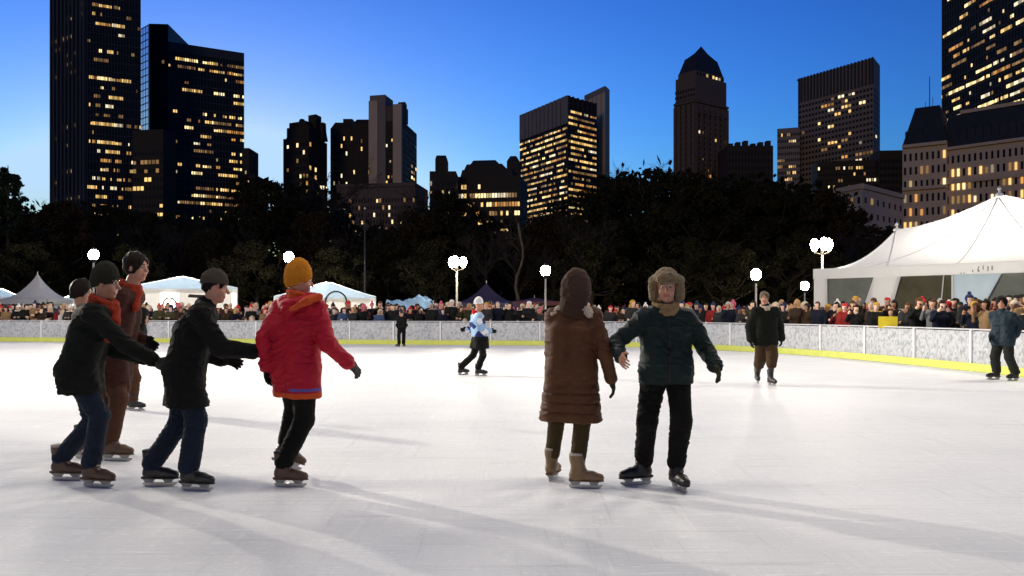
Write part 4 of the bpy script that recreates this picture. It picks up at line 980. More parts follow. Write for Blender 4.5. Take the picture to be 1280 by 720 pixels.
quad('drape', DRAPE, e[7], e[8], e[7], e[9]-.25, .0)
quad('window', CLEARG, e[8]-.05, LU*.62, e[9]-.45, LU*.62, .06)
quad('wall_panel', VINYL, LU*.62, LU, LU*.62, LU, .0)
q = MB(); q.obox(U*.0+Vv*.05, Vv, U, LV-.1, .02, .02, TOP); q.obox(Vv*(LV-.05), U, Vv, LU, .02, .02, TOP); q.build('wall_panel', VINYL, big)
for u in (e[1], e[6]+.02, LU*.62): quad('leg', FRAME, u-.03, u+.03, u-.03, u+.03, -.03, .05)
quad('guy_rope', FRAME, e[6]-.28, e[6]-.25, e[6]-.52, e[6]-.49, .03, .02)
quad('window_bar', FRAME, e[5]-.35, e[6], e[5]-.35, e[6], .03, .03, 1.53, 1.47); quad('window_bar', FRAME, e[1], e[3], e[1], e[3], .03, .03, 1.53, 1.47)
for u in (1.25, 4.9, 10.0):
    p = U*u+Vv*LV/2; z = EV+ridge(u); q = MB(); q.lathe([(.14, z-.06), (.12, z+.03), (.05, z+.06), (.03, z+.14), (.07, z+.18), (.06, z+.24), (.01, z+.28)], 12, 0, (p.x, p.y, 0)); q.build('finial', VINYL, big, True)
# faded lettering on the valance: only its broken strokes can be made out
q = MB(); rs = random.Random(5)
def stroke(px0, zc, w, h, sl=0):
    u0 = upx(px0); pts = [U*u0+Vector((0, 0, zc-h/2)), U*(u0+w)+Vector((0, 0, zc-h/2)), U*(u0+w+sl)+Vector((0, 0, zc+h/2)), U*(u0+sl)+Vector((0, 0, zc+h/2))]
    q.add([p-Vv*.058 for p in pts]+[p-Vv*.052 for p in pts], [(0, 1, 2, 3), (7, 6, 5, 4), (0, 4, 5, 1), (1, 5, 6, 2), (2, 6, 7, 3), (3, 7, 4, 0)])
for px, z, w, h, sl in ((1201, 2.70, .05, .03, 0), (1205, 2.70, .04, .03, 0), (1216, 2.76, .03, .08, 0), (1222, 2.83, .03, .15, .04), (1223, 2.76, .05, .05, 0), (1229, 2.86, .025, .14, 0), (1235, 2.82, .03, .16, 0), (1240, 2.84, .04, .14, 0)): stroke(px, z, w, h, sl)
q.build('valance_lettering', mat('faded_grey_print', (.22, .22, .22), .7), big)
d = bpy.data.lights.new('tent_lamp_light', 'POINT'); d.energy = 2600; d.shadow_soft_size = .25; d.color = (1, .93, .84); lo = bpy.data.objects.new('tent_lamp_light', d); C.objects.link(lo); lo.location = C0+U*5.5+Vv*4.5+Vector((0, 0, 2.9))  # unseen lamp added inside to brighten the white canopy
q = MB(); p = U*5.5+Vv*4.5; q.lathe([(.05, 3.3), (.16, 3.2), (.12, 3.06), (.03, 3.03)], 10, 0, (p.x, p.y, 0)); q.build('ceiling_lamp', GLOBE, big, True)  # fixture added to go with that inner fill light
# ------------------------------------------------------------------ trees
BARK = mat('dark_bark', (.05, .038, .028), .9, .15, .3, 3, .6, 12); TWIG = mat('bare_twigs', (.045, .036, .028), .9, .15, .3, 3)
LEAF = mat('evergreen_leaves', (.020, .019, .010), .95, .04, .5, .8); LEAF2 = mat('brown_winter_leaves', (.028, .020, .011), .95, .04, .5, .8); NEEDLE = mat('conifer_needles', (.018, .027, .016), .95, .04, .5, .8)
def limb(q, a, b, r0, r1, rng, bend=.12, n=4, sides=6):
    d = b-a; pts = [a+d*(i/n)+Vector((rng.gauss(0, 1), rng.gauss(0, 1), rng.gauss(0, .6)))*d.length*bend*(1-abs(2*i/n-1)) for i in range(n+1)]
    q.tube(pts, [r0+(r1-r0)*i/n for i in range(n+1)], sides, 0, False); return pts
def twigs(q, p, d, L, r, depth, rng):
    e = p+d*L; m = p+d*L*.5+Vector((rng.gauss(0, 1), rng.gauss(0, 1), rng.gauss(0, 1)))*L*.07
    q.tube([p, m, e], [r, r*.8, r*.6], 3, 0, False)
    if depth == 0: return
    for k in range(3 if depth > 1 else 4):
        a = rng.uniform(.35, 1.0); ax = Vector((rng.gauss(0, 1), rng.gauss(0, 1), rng.gauss(0, 1))); ax = (ax-d*ax.dot(d)).normalized()
        nd = (d*math.cos(a)+ax*math.sin(a)+Vector((0, 0, .12))).normalized(); s0 = p.lerp(e, rng.uniform(.45, 1)); twigs(q, s0, nd, L*rng.uniform(.55, .8), r*.6, depth-1, rng)
def leaves(clumps, rng, per, size):
    n = len(clumps)*per; vs = np.zeros((n*4, 3)); k = 0; rs = np.random.RandomState(rng.randint(0, 9999))
    for c, r in clumps:
        d = rs.randn(per, 3); d /= np.linalg.norm(d, axis=1)[:, None]; P = np.array(c)+d*(r*rs.rand(per)**.45)[:, None]*np.array([1, 1, .75])
        a = rs.randn(per, 3); a /= np.linalg.norm(a, axis=1)[:, None]; b = np.cross(a, rs.randn(per, 3)); b /= np.linalg.norm(b, axis=1)[:, None]
        sz = size*(.5+rs.rand(per))[:, None]; a = a*sz; b = b*sz*.55
        q = np.stack([P-a, P+b, P+a, P-b], 1).reshape(-1, 3); vs[k:k+per*4] = q; k += per*4
    return vs, np.arange(n*4).reshape(n, 4)
def dense_tree(seed, leaf, name='leafy_tree', Hh=12.0, Wd=4.2):
    rng = random.Random(seed); o = bpy.data.objects.new(name, None); C.objects.link(o); q = MB()
    limb(q, Vector((0, 0, -.1)), Vector((rng.uniform(-.3, .3), 0, Hh*.5)), .32, .18, rng, .02, 5, 8); tips = []
    for k in range(9):
        a = k*2.4+rng.uniform(-.4, .4); z = Hh*rng.uniform(.2, .5); l = Wd*rng.uniform(.6, 1); e = Vector((math.cos(a)*l, math.sin(a)*l, z+rng.uniform(.15, .42)*Hh)); limb(q, Vector((0, 0, z)), e, .12, .03, rng); tips.append(e)
    q.build('trunk', BARK, o, True); cl = []
    for k in range(62):
        t = rng.random(); z = Hh*(.16+.80*t); w = Wd*math.sin(math.pi*min(1, .12+.84*t))**.7*rng.uniform(.25, 1.05); a = rng.uniform(0, 6.28)
        cl.append(((math.cos(a)*w, math.sin(a)*w, z), rng.uniform(.55, 1.25)))
    cl += [(tuple(e), .9) for e in tips]
    V, Q = leaves(cl, rng, 150, .17); mesh_obj('crown', V, Q, leaf, o, False); return o
def conifer(seed):
    rng = random.Random(seed); o = bpy.data.objects.new('conifer_tree', None); C.objects.link(o); q = MB(); Hh = 12
    limb(q, Vector((0, 0, -.1)), Vector((0, 0, Hh)), .26, .03, rng, .004, 6, 8); cl = []
    for k in range(95):
        z = Hh*(.1+.88*rng.random()); l = 2.5*(1-z/Hh)**.75*rng.uniform(.45, 1.1)+.15; a = rng.uniform(0, 6.28); cl.append(((math.cos(a)*l, math.sin(a)*l, z-.12*l), .18+.32*(1-z/Hh)+.2*rng.random()))
        limb(q, Vector((0, 0, z+.1)), Vector((math.cos(a)*l, math.sin(a)*l, z-.1*l)), .04, .012, rng, .03, 2, 4)
    q.build('trunk', BARK, o, True); V, Q = leaves(cl, rng, 95, .13); mesh_obj('crown', V, Q, NEEDLE, o, False); return o
def bare_tree(seed, Hh=12.0):
    rng = random.Random(seed); o = bpy.data.objects.new('bare_tree', None); C.objects.link(o); q = MB(); t = MB()
    pts = limb(q, Vector((0, 0, -.1)), Vector((rng.uniform(-.4, .4), 0, Hh*.55)), .26, .10, rng, .03, 5, 8)
    for k in range(13):
        a = k*2.4+rng.uniform(-.5, .5); z = rng.uniform(.25, .55)*Hh; up = rng.uniform(.5, 1.5); d = Vector((math.cos(a), math.sin(a), up)).normalized(); b = Vector((0, 0, z)); L = Hh*rng.uniform(.16, .26)
        limb(q, b, b+d*L, .09, .045, rng, .06, 3, 5); twigs(t, b+d*L*.8, d, Hh*.16, .045, 4, rng); twigs(t, b+d*L*.4, (d+Vector((0, 0, .4))).normalized(), Hh*.12, .04, 3, rng)
    twigs(t, pts[-1], Vector((0, 0, 1)), Hh*.18, .06, 4, rng); q.build('trunk', BARK, o, True); t.build('crown', TWIG, o, False); return o
PROT = {'dense0': dense_tree(1, LEAF), 'dense1': dense_tree(2, LEAF2, 'leafy_tree', 12, 3.6), 'dense2': dense_tree(5, LEAF, 'leafy_tree', 12, 5.0), 'conifer': conifer(3), 'bare0': bare_tree(4), 'bare1': bare_tree(6)}
KW = {'dense0': 'dark rounded evergreen tree', 'dense1': 'narrow tree with brownish leaves', 'dense2': 'broad dark evergreen tree', 'conifer': 'dark pointed conifer', 'bare0': 'leafless twiggy tree', 'bare1': 'leafless branching tree'}
TR = [(10, 207, 76, 'conifer', 'at the far left edge of the skyline'), (41, 230, 95, 'bare0', 'against the pale sky left of the tallest tower'), (-18, 236, 80, 'dense0', 'at the left picture edge'),
      (78, 250, 78, 'dense1', 'under the left edge of the tallest tower'), (112, 262, 84, 'bare1', 'under the middle of the tallest ribbed tower'), (148, 256, 88, 'dense0', 'under the right edge of the tallest tower'), (186, 262, 80, 'bare0', 'below the pale glass slit between two towers'),
      (226, 272, 85, 'bare1', 'under the left half of the wide dark slab'), (262, 284, 78, 'dense1', 'under the middle of the wide dark slab'), (300, 268, 84, 'bare0', 'under the right half of the wide dark slab'), (333, 222, 92, 'dense0', 'right of the wide dark slab tower'),
      (362, 226, 95, 'bare1', 'in front of the pinnacled apartment tower'), (402, 176, 105, 'bare0', 'with twigs against the sky right of the pinnacled tower'), (395, 262, 82, 'dense1', 'below the gap beside the pinnacled tower'), (436, 282, 82, 'bare1', 'under the chamfered apartment block'),
      (476, 296, 76, 'dense0', 'under the tower with pale piers'), (529, 205, 100, 'bare0', 'right of the tower with pale piers, twigs on the sky'), (520, 262, 84, 'dense1', 'at the right foot of the tower with pale piers'), (560, 236, 90, 'dense0', 'left of the low domed building'),
      (606, 276, 78, 'bare1', 'under the low domed building'), (648, 272, 84, 'bare0', 'at the left corner of the brightly lit office block'), (690, 266, 86, 'dense1', 'under the brightly lit office block'), (728, 262, 80, 'bare1', 'under the rounded corner of the lit office block'),
      (758, 216, 96, 'dense2', 'at the right foot of the lit office block'), (786, 200, 98, 'bare0', 'on the tree bank between lit office and spired tower, left'), (812, 196, 102, 'bare1', 'highest on the bank left of the spired tower'), (838, 210, 94, 'dense0', 'just left of the spired tower base'),
      (872, 226, 84, 'dense2', 'under the spired tower'), (905, 224, 92, 'bare0', 'at the right foot of the spired tower'), (938, 222, 88, 'dense0', 'under the flat dark block right of the spired tower'), (972, 226, 84, 'dense2', 'under the left annex of the ribbed slab'), (1006, 232, 90, 'bare1', 'under the ribbed slab tower'),
      (1036, 236, 78, 'dense1', 'left of the beige low house'), (1062, 268, 70, 'bare0', 'in front of the beige low house'), (1100, 282, 76, 'dense0', 'behind the first peak of the big white tent'),
      (30, 300, 62, 'dense2', 'behind the grey pagoda tent'), (170, 304, 60, 'dense2', 'behind the left half of the gabled tent'), (322, 300, 62, 'dense2', 'between the two broad white tents'), (420, 308, 60, 'dense2', 'behind the wider white tent'), (545, 300, 60, 'dense2', 'behind the triple-globe lamp'),
      (740, 296, 58, 'dense2', 'behind the brown hooded coat'), (850, 292, 58, 'dense2', 'behind the fur hat'), (985, 288, 62, 'dense2', 'behind the small distant globe lamp'), (905, 300, 56, 'dense0', 'left of the lamp above the lone coat')]
usedt = set(); tr = random.Random(21)
for px, py, Y, k, where in TR:
    o = PROT[k] if k not in usedt else copy_tree(PROT[k]); usedt.add(k); t = W(px, py, Y); s = t.z/12.0
    o.location = (t.x, Y, 0); o.rotation_euler = (0, 0, tr.uniform(0, 6.28)); w = tr.uniform(.9, 1.15); o.scale = (s*w, s*w, s*1.0)
    tag(o, KW[k]+' '+where, 'tree', 'trees beyond the rink')
# slender vine-wrapped trunk and tall thin pole among the trees
t = W(650, 270, 60); o = thing('tree', 'slender twisted bare tree trunk right of the dark purple tent', 'tree', (W(646, 380, 60).x, 60, 0)); q = MB(); rng = random.Random(8)
pts = [Vector((.25*math.sin(i*1.1)+.35*i/10, .2*math.cos(i*.9), i*.8)) for i in range(11)]; PB = mat('pale_bark', (.085, .066, .045), .9, .15, .3, 3, .5, 12)
q.tube(pts, [.13-.006*i for i in range(11)], 7, 0, False); q.tube([p+Vector((.12*math.cos(i*2), .12*math.sin(i*2), .1)) for i, p in enumerate(pts)], .035, 5, 0, False); q.build('trunk', PB, o, True)
q = MB()
for i in (5, 6, 7, 8, 9, 10): twigs(q, pts[i], Vector((rng.uniform(-1, 1), rng.uniform(-.5, .5), 1)).normalized(), 1.3, .03, 3, rng)
q.build('crown', TWIG, o)
t = W(456, 262, 58); o = thing('flagpole', 'tall thin grey pole rising above the wider white tent', 'pole', (t.x, 58, 0)); q = MB(); q.lathe([(.12, 0), (.09, .4), (.05, t.z)], 8); q.build('pole', LDARK, o, True); q = MB(); q.lathe([(.02, t.z), (.07, t.z+.05), (.07, t.z+.12), (.01, t.z+.18)], 8); q.build('finial', LPOST, o, True)
# far wood: one dark mass behind the single trees
rs = np.random.RandomState(4); cont = [(-200, 262), (-20, 262), (60, 268), (150, 268), (200, 276), (300, 276), (318, 232), (420, 246), (430, 288), (520, 292), (545, 262), (575, 276), (650, 284), (740, 280), (752, 236), (800, 214), (840, 218), (870, 232), (940, 230), (1010, 238), (1040, 250), (1060, 300), (1150, 330), (1500, 330)]
N_ = 52000; px = rs.uniform(-200, 1500, N_); Y = rs.uniform(104, 124, N_); top = np.interp(px, [c[0] for c in cont], [c[1] for c in cont])+rs.normal(0, 5, N_)
zt = CAMZ+(HOR-top)/1000*112; z = zt*np.clip(rs.rand(N_)**.85, .0, 1); P = np.stack([(px-640)/1000*112, Y, z], 1)
a = rs.randn(N_, 3); a /= np.linalg.norm(a, axis=1)[:, None]; b = np.cross(a, rs.randn(N_, 3)); b /= np.linalg.norm(b, axis=1)[:, None]; sz = rs.uniform(.25, .9, N_)[:, None]
V = np.stack([P-a*sz, P+b*sz*.6, P+a*sz, P-b*sz*.6], 1).reshape(-1, 3); w = mesh_obj('woods', V, np.arange(N_*4).reshape(N_, 4), LEAF, None, False); w['kind'] = 'stuff'
# ------------------------------------------------------------------ the city
def wallmat(n, c, v=.15): return mat(n, c, .75, .25, v, .05, .2, .4)
DGLASS = mat('dark_curtain_wall', (.012, .013, .016), .55, .2, .2, .08); DSTONE = wallmat('dark_stone', (.046, .032, .021)); BSTONE = wallmat('brown_stone', (.15, .10, .07)); PSTONE = wallmat('pale_stone', (.62, .45, .30)); RIB = wallmat('dark_metal_rib', (.05, .05, .055)); GSTONE = wallmat('grey_stone', (.26, .205, .17))
PALEGL = mat('pale_sky_glass', (.30, .45, .62), .3, .5, .15, .1); SLATE = mat('dark_slate_roof', (.03, .032, .034), .6, .3, .25, .3, .3, 1.0); UNLIT = mat('unlit_glass', (.010, .011, .014), .5, .15, .2, .2)
def lit_mat(n, c, k):
    """a lit room behind glass: every pane a little different"""
    m = emis(n, c, k, False); nt = m.node_tree; N = nt.nodes; L = nt.links; p = N['Principled BSDF']
    g = N.new('ShaderNodeNewGeometry'); r = N.new('ShaderNodeMapRange'); r.inputs['To Min'].default_value = k*.22; r.inputs['To Max'].default_value = k*1.35
    o = N.new('ShaderNodeObjectInfo'); a = N.new('ShaderNodeMath'); a.operation = 'MULTIPLY_ADD'; L.new(o.outputs['Random'], a.inputs[0]); a.inputs[1].default_value = .5; L.new(g.outputs['Random Per Island'], a.inputs[2]); b = N.new('ShaderNodeMath'); b.operation = 'FRACT'; L.new(a.outputs[0], b.inputs[0])
    L.new(b.outputs[0], r.inputs['Value']); L.new(r.outputs[0], p.inputs['Emission Strength']); return m
LIT = [lit_mat('lit_window_warm', (1.0, .62, .20), 1.05), lit_mat('lit_window_bright', (1.0, .74, .33), 1.6), lit_mat('lit_window_amber', (1.0, .47, .12), .6), lit_mat('lit_window_dim', (1.0, .56, .20), .25), lit_mat('lit_window_pale', (1.0, .84, .55), 1.15)]
def panes(n, wf):
    P = n-1+wf; return [(i/P, (i+wf)/P) for i in range(n)]
UW = {}
def window_mesh(c, n, wf):
    if (c, n, wf) not in UW:
        q = MB()
        for x0, x1 in panes(n, wf): q.box((x0, -.1, 0), (x1, .12, 1))
        me = bpy.data.meshes.new('window'); me.from_pydata(q.v, [], q.f); me.materials.append(LIT[c]); UW[(c, n, wf)] = me
    return UW[(c, n, wf)]
def ypx(py, z): return (z-CAMZ)*1000/(HOR-py)
def corner(px, Y): return Vector(((px-640)/1000*Y, Y))
def corners(pts, z):                            # [(px, py)...] all at height z
    return [corner(px, ypx(py, z)) for px, py in pts]
class Bld:
    def __init__(s, label, name='office_tower', cat='building'):
        s.par = thing(name, label, cat, (0, 0, 0)); s.par['group'] = 'city buildings beyond the park'; s.lit = []; s.un = MB(); s.W = {}; s.loc = None
    def mb(s, m): return s.W.setdefault(m.name, (MB(), m))[0]
    def foot(s, p0, p1, p2=None, depth=30):
        if p2 is None:
            u = (p1-p0).normalized(); n = Vector((-u.y, u.x)); n = n if n.y > 0 else -n
            P = [p0, p1, p1+n*depth, p0+n*depth]
        else: P = [p0, p1, p2, p0+p2-p1]
        if s.loc is None: s.loc = P[0].copy(); s.par.location = (P[0].x, P[0].y, 0)
        return [(p.x-s.loc.x, p.y-s.loc.y) for p in P]
    def prism(s, P, z0, z1, m, sc=1.0): s.mb(m).prism(P, z0, z1, 0, sc)
    def ribs(s, a, b, z0, z1, n, w, d, m):
        a = Vector(a).to_3d(); b = Vector(b).to_3d(); u = (b-a).normalized(); L = (b-a).length; nn = Vector((u.y, -u.x, 0)); nn = nn if nn.y < 0 else -nn
        for i in range(n+1): s.mb(m).obox(a+u*(L*i/n-w/2 if 0 < i < n else (0 if i == 0 else L-w))+nn*.02, u, nn, w, d, z0, z1)
    def bands(s, a, b, zs, h, d, m):
        a = Vector(a).to_3d(); b = Vector(b).to_3d(); u = (b-a).normalized(); L = (b-a).length; nn = Vector((u.y, -u.x, 0)); nn = nn if nn.y < 0 else -nn
        for z in zs: s.mb(m).obox(a+u*.05+nn*.015, u, nn, L-.1, d, z, z+h)
    def grid(s, a, b, z0, z1, nx, nz, prob, wf=.72, hf=.5, run=.6, un=True, seed=0, off=.06, single=False):
        """window grid on the face a-b; prob(i/nx, k/nz) is the chance a run of lit windows starts"""
        r = random.Random(seed); a = Vector(a).to_3d(); b = Vector(b).to_3d(); u = (b-a).normalized(); L = (b-a).length; nn = Vector((u.y, -u.x, 0)); nn = nn if nn.y < 0 else -nn
        cw = L/nx; ch = (z1-z0)/nz; ang = math.atan2(u.y, u.x) if nn.y*u.x <= 0 else math.atan2(u.y, u.x)
        for k in range(nz):
            i = 0
            while i < nx:
                z = z0+ch*(k+.5-hf/2)
                if r.random() < prob((i+.5)/nx, (k+.5)/nz):
                    n = 1
                    while not single and i+n < nx and r.random() < run and n < 9: n += 1
                    s.lit.append((a+u*cw*(i+(1-wf)/2)+nn*off, ang, cw*(n-1+wf), z, ch*hf*r.choice([1, 1, 1, .8]), r.choices(range(5), [5, 2.4, 1.6, 4, 1.6])[0], n, wf)); i += n
                else:
                    if un: s.un.obox(a+u*cw*(i+(1-wf)/2)+nn*.0, u, nn, cw*wf, .045, z, z+ch*hf)
                    i += 1
    def done(s, main='wall'):
        names = {}
        for mn, (mb, m) in s.W.items(): mb.build(main if 'roof' not in mn else 'roof', m, s.par)
        s.lit.sort(key=lambda w: -w[2]*w[4])
        nmax = 96
        for p, ang, w, z, h, c, n, wf in s.lit[:nmax]:
            o = bpy.data.objects.new('window', window_mesh(c, n, wf)); C.objects.link(o); o.parent = s.par; o.location = (p.x, p.y, z); o.rotation_euler = (0, 0, ang); o.scale = (w, 1, h)
        rest = s.lit[nmax:]
        mats = [UNLIT]+LIT
        for p, ang, w, z, h, c, n, wf in rest:
            u = Vector((math.cos(ang), math.sin(ang), 0)); 
            for x0, x1 in panes(n, wf): s.un.obox(p+u*w*x0, u, (u.y, -u.x, 0), w*(x1-x0), .1, z, z+h, c+1)
        if s.un.v: o = s.un.build('window', mats, s.par); o['kind'] = 'stuff'
    def part(s, name, m):
        q = MB(); s.parts = getattr(s, 'parts', []); return q

def rnd_rows(seed, n, lo, hi, hot=.2, hotp=.5):
    r = random.Random(seed); v = [r.uniform(lo, hi)*(4 if r.random() < hot else 1) for _ in range(n)]
    v = [min(x, hotp) for x in v]; return lambda k: v[min(n-1, int(k*n))]

# tallest ribbed tower, top out of the picture
b = Bld('tallest black tower at left, ribbed on one side, its top out of the picture')
P = b.foot(corner(66, 314), corner(109, 300), corner(176, 308)); b.prism(P, 0, 172, DGLASS); b.prism([(x*.5+P[0][0]*.5+P[2][0]*.0, y) for x, y in P], 172.02, 178, DSTONE) if False else None
b.ribs(P[0], P[1], 10, 172, 9, 1.1, 1.2, RIB); b.ribs(P[1], P[2], 10, 172, 18, .25, .35, RIB); b.bands(P[1], P[2], [30+3.45*i for i in range(40)], .35, .2, RIB)
f1 = rnd_rows(1, 46, .01, .035, .12, .2); f2 = rnd_rows(2, 46, .03, .09, .22, .40)
b.grid(P[0], P[1], 12, 170, 18, 46, lambda x, z: f1(z)*2.6, .6, .36, .35, False, 3, .3); b.grid(P[1], P[2], 12, 170, 33, 46, lambda x, z: f2(z)*(2.9 if .1 < x < .6 else 1.1), .66, .34, .66, False, 4, .45)
b.done()
# wide slab with a raised corner and a pale glass side
b = Bld('wide dark slab with raised left corner and pale glass edge, second from left')
zt = CAMZ+.360*330; zs = CAMZ+.337*331; A = corners([(176, 35), (186, 29.5)], zt); p0, p1 = A; p2 = corner(210, 331); p3 = corners([(305, 66.5)], zs)[0]
P = b.foot(p1, p2, None, 26); b.prism(P, 0, zt, DGLASS); q = b.foot(p2, p3, None, 30); q[0] = (q[0][0]+.02, q[0][1]); b.prism(q, 0, zs, DGLASS)
g = MB(); L0 = (p0.x-p1.x, p0.y-p1.y); g.add([(0-.05, 0, 71), (L0[0]-.05, L0[1], 71), (L0[0]-.05, L0[1], zt-.3), (-.05, 0, zt-.3), (.4, .6, 71), (L0[0]+.4, L0[1]+.6, 71), (L0[0]+.4, L0[1]+.6, zt-.3), (.4, .6, zt-.3)], [(0, 3, 2, 1), (4, 5, 6, 7), (0, 1, 5, 4), (1, 2, 6, 5), (2, 3, 7, 6), (3, 0, 4, 7)]); g.build('glass_edge', PALEGL, b.par)
nt_ = PALEGL.node_tree; tr_ = nt_.nodes.new('ShaderNodeBsdfTransparent'); tr_.inputs['Color'].default_value = (.80, .88, .95, 1); mx_ = nt_.nodes.new('ShaderNodeMixShader'); mx_.inputs['Fac'].default_value = .78; nt_.links.new(nt_.nodes['Principled BSDF'].outputs[0], mx_.inputs[1]); nt_.links.new(tr_.outputs[0], mx_.inputs[2]); nt_.links.new(mx_.outputs[0], nt_.nodes['Material Output'].inputs['Surface'])
q_ = MB(); u_ = Vector((L0[0], L0[1], 0)).normalized(); l_ = math.hypot(*L0)
for i in range(17): q_.obox((-.05, -.3, 0), u_, (0, 1, 0), l_, .25, 73+i*2.9, 73.35+i*2.9)
for t_ in (.0, .33, .66, .96): q_.obox(Vector((-.05, -.35, 0))+u_*l_*t_, u_, (0, 1, 0), .3, .25, 71, zt-.4)
q_.build('mullions', GSTONE, b.par)
b.bands(q[0], q[1], [20+3.3*i for i in range(28)], .5, .3, RIB); b.ribs(q[0], q[1], 12, zs, 24, .25, .4, RIB); b.bands(q[0], q[1], [zs-4], 3.9, .5, RIB)
f1 = rnd_rows(5, 30, .03, .08, .35, .42)
b.grid(q[0], q[1], 14, zs-5, 34, 30, lambda x, z: f1(z)*(.7+1.6*x)*(1.5 if z < .4 else 1), .66, .36, .68, False, 6, .5); b.grid(P[0], P[1], 14, zt-8, 6, 32, lambda x, z: .07, .7, .42, .3, False, 7, .1)
b.done()
b = Bld('low black block joining the two left towers', 'office_block'); P = b.foot(corner(166, 290), corner(204, 288), None, 8); b.prism(P, 0, CAMZ+.227*289, DSTONE); b.grid(P[0], P[1], 16, 60, 8, 14, lambda x, z: .13, .7, .45, .3, True, 8); b.done()
b = Bld('narrow stepped block at the right edge of the wide dark slab', 'apartment_block'); P = b.foot(corner(303, 330), corner(311.5, 330), None, 12); b.prism(P, 0, CAMZ+.204*330, DSTONE); P2 = b.foot(corner(311.6, 330), corner(319, 330), None, 12); b.prism(P2, 0, CAMZ+.171*330, DSTONE); b.grid(P[0], P[1], 16, 64, 3, 14, lambda x, z: .05, .6, .45, 0, True, 9); b.done()
# pinnacled apartment tower
b = Bld('dark pinnacled apartment tower with stepped roof, left of centre', 'apartment_tower'); Y = 380
P = b.foot(corner(354, Y), corner(386, Y-8), corner(409, Y+10)); z1 = CAMZ+.215*Y; b.prism(P, 0, z1, DSTONE); cx = sum(p[0] for p in P)/4; cy = sum(p[1] for p in P)/4
sc = lambda P, k, dx=0: [(cx+dx+(x-cx)*k, cy+(y-cy)*k) for x, y in P]
b.prism(sc(P, .86, .2), z1, CAMZ+.229*Y, DSTONE); b.prism(sc(P, .66, -.8), CAMZ+.229*Y, CAMZ+.236*Y, DSTONE); b.prism(sc(P, .20, -1.6), CAMZ+.236*Y, CAMZ+.243*Y, DSTONE, .55); b.prism(sc(P, .30, 4.5), CAMZ+.229*Y, CAMZ+.247*Y, DSTONE); b.prism(sc(P, .2, 8.2), CAMZ+.215*Y, CAMZ+.238*Y, DSTONE, .8)
for dx, k_, z_, t_ in ((-5.5, .12, .233, .3), (-3.2, .10, .239, .2), (1.2, .14, .2385, .4), (2.6, .09, .245, .2), (6.2, .13, .243, .3), (7.4, .10, .232, .2), (9.6, .12, .226, .4), (-8.4, .12, .222, .3)): b.prism(sc(P, k_, dx), CAMZ+.215*Y, CAMZ+z_*Y, DSTONE, t_)
b.grid(P[0], P[1], 30, z1-2, 8, 14, lambda x, z: .16, .5, .5, 0, True, 10, single=True); b.grid(P[1], P[2], 30, z1-2, 7, 14, lambda x, z: .13, .5, .5, 0, True, 11, single=True); b.done()
# chamfered block
b = Bld('dark brown apartment block with chamfered roof left of the pale-piered tower', 'apartment_tower'); Y = 400
P = b.foot(corner(413, Y), corner(441, Y), None, 26); z1 = CAMZ+.228*Y; b.prism(P, 0, z1, DSTONE); b.mb(DSTONE).prism(P, z1, CAMZ+.238*Y, 0, .72); cx, cy = [sum(p[i] for p in P)/4 for i in (0, 1)]; b.prism([(cx+1.5+(x-cx)*.42, cy+(y-cy)*.42) for x, y in P], CAMZ+.238*Y, CAMZ+.245*Y, DSTONE)
Q = b.foot(corner(441.1, Y-3), corner(463, Y-3), None, 24); z2 = CAMZ+.233*Y; b.prism(Q, 0, z2, DSTONE); b.mb(DSTONE).prism(Q, z2, CAMZ+.240*Y, 0, .7)
b.grid(P[0], P[1], 30, z1-3, 9, 16, lambda x, z: .12, .5, .5, 0, True, 12, single=True); b.grid(Q[0], Q[1], 30, z2-3, 7, 16, lambda x, z: .12, .5, .5, 0, True, 13, single=True); b.done()
# tower with pale piers
b = Bld('tower with two pale stone piers and dark window bay, left of centre', 'apartment_tower'); Y = 390; k = Y/1000
c0, c1, c2 = corner(462, Y), corner(503, Y-4), corner(521, Y+26); P = b.foot(c0, c1, c2); z1 = CAMZ+.236*Y; b.prism(P, 0, z1, DSTONE); u = (Vector(P[1])-Vector(P[0])).normalized(); L = (Vector(P[1])-Vector(P[0])).length
def pier(t0, t1, z, m, d=1.2):
    a = Vector(P[0])+u*L*t0; b.mb(m).obox((a.x, a.y, 0), (u.x, u.y, 0), (u.y, -u.x, 0), L*(t1-t0), d, 0, z)
pier(0, .27, CAMZ+.262*Y, PSTONE); pier(.27, .52, CAMZ+.269*Y, GSTONE, .5) if False else None; pier(.74, 1.0, CAMZ+.256*Y, PSTONE); pier(.02, .5, CAMZ+.269*Y, GSTONE, .6)
b.prism([(Vector(P[0])+u*L*.02).to_tuple(), (Vector(P[0])+u*L*.5).to_tuple(), (Vector(P[0])+u*L*.5+Vector((2, 10))).to_tuple(), (Vector(P[0])+u*L*.02+Vector((2, 10))).to_tuple()], z1, CAMZ+.2685*Y, GSTONE)
vq = Vector((-u.y, u.x)); FQ = [Vector(P[0])+u*L*.06-vq*.0, Vector(P[0])+u*L*.97, Vector(P[0])+u*L*.97+vq*9, Vector(P[0])+u*L*.06+vq*9]; b.prism([tuple(p) for p in FQ], z1+.01, CAMZ+.255*Y, BSTONE)
b.prism([(Vector(P[0])+u*L*.78+Vector((1, 3))).to_tuple(), (Vector(P[0])+u*L*1.0+Vector((1, 3))).to_tuple(), (Vector(P[0])+u*L*1.0+Vector((1, 9))).to_tuple(), (Vector(P[0])+u*L*.78+Vector((1, 9))).to_tuple()], CAMZ+.2552*Y, CAMZ+.261*Y, DSTONE)
a0 = Vector(P[0])+u*L*.29; a1 = Vector(P[0])+u*L*.72; b.grid(a0, a1, 50, z1-8, 8, 14, lambda x, z: .62 if z < .5 else .06, .7, .5, 0, True, 14, .3, True); b.grid(P[1], P[2], 45, z1-3, 7, 16, lambda x, z: .10 if z < .6 else .03, .5, .5, 0, True, 15, single=True); b.done()
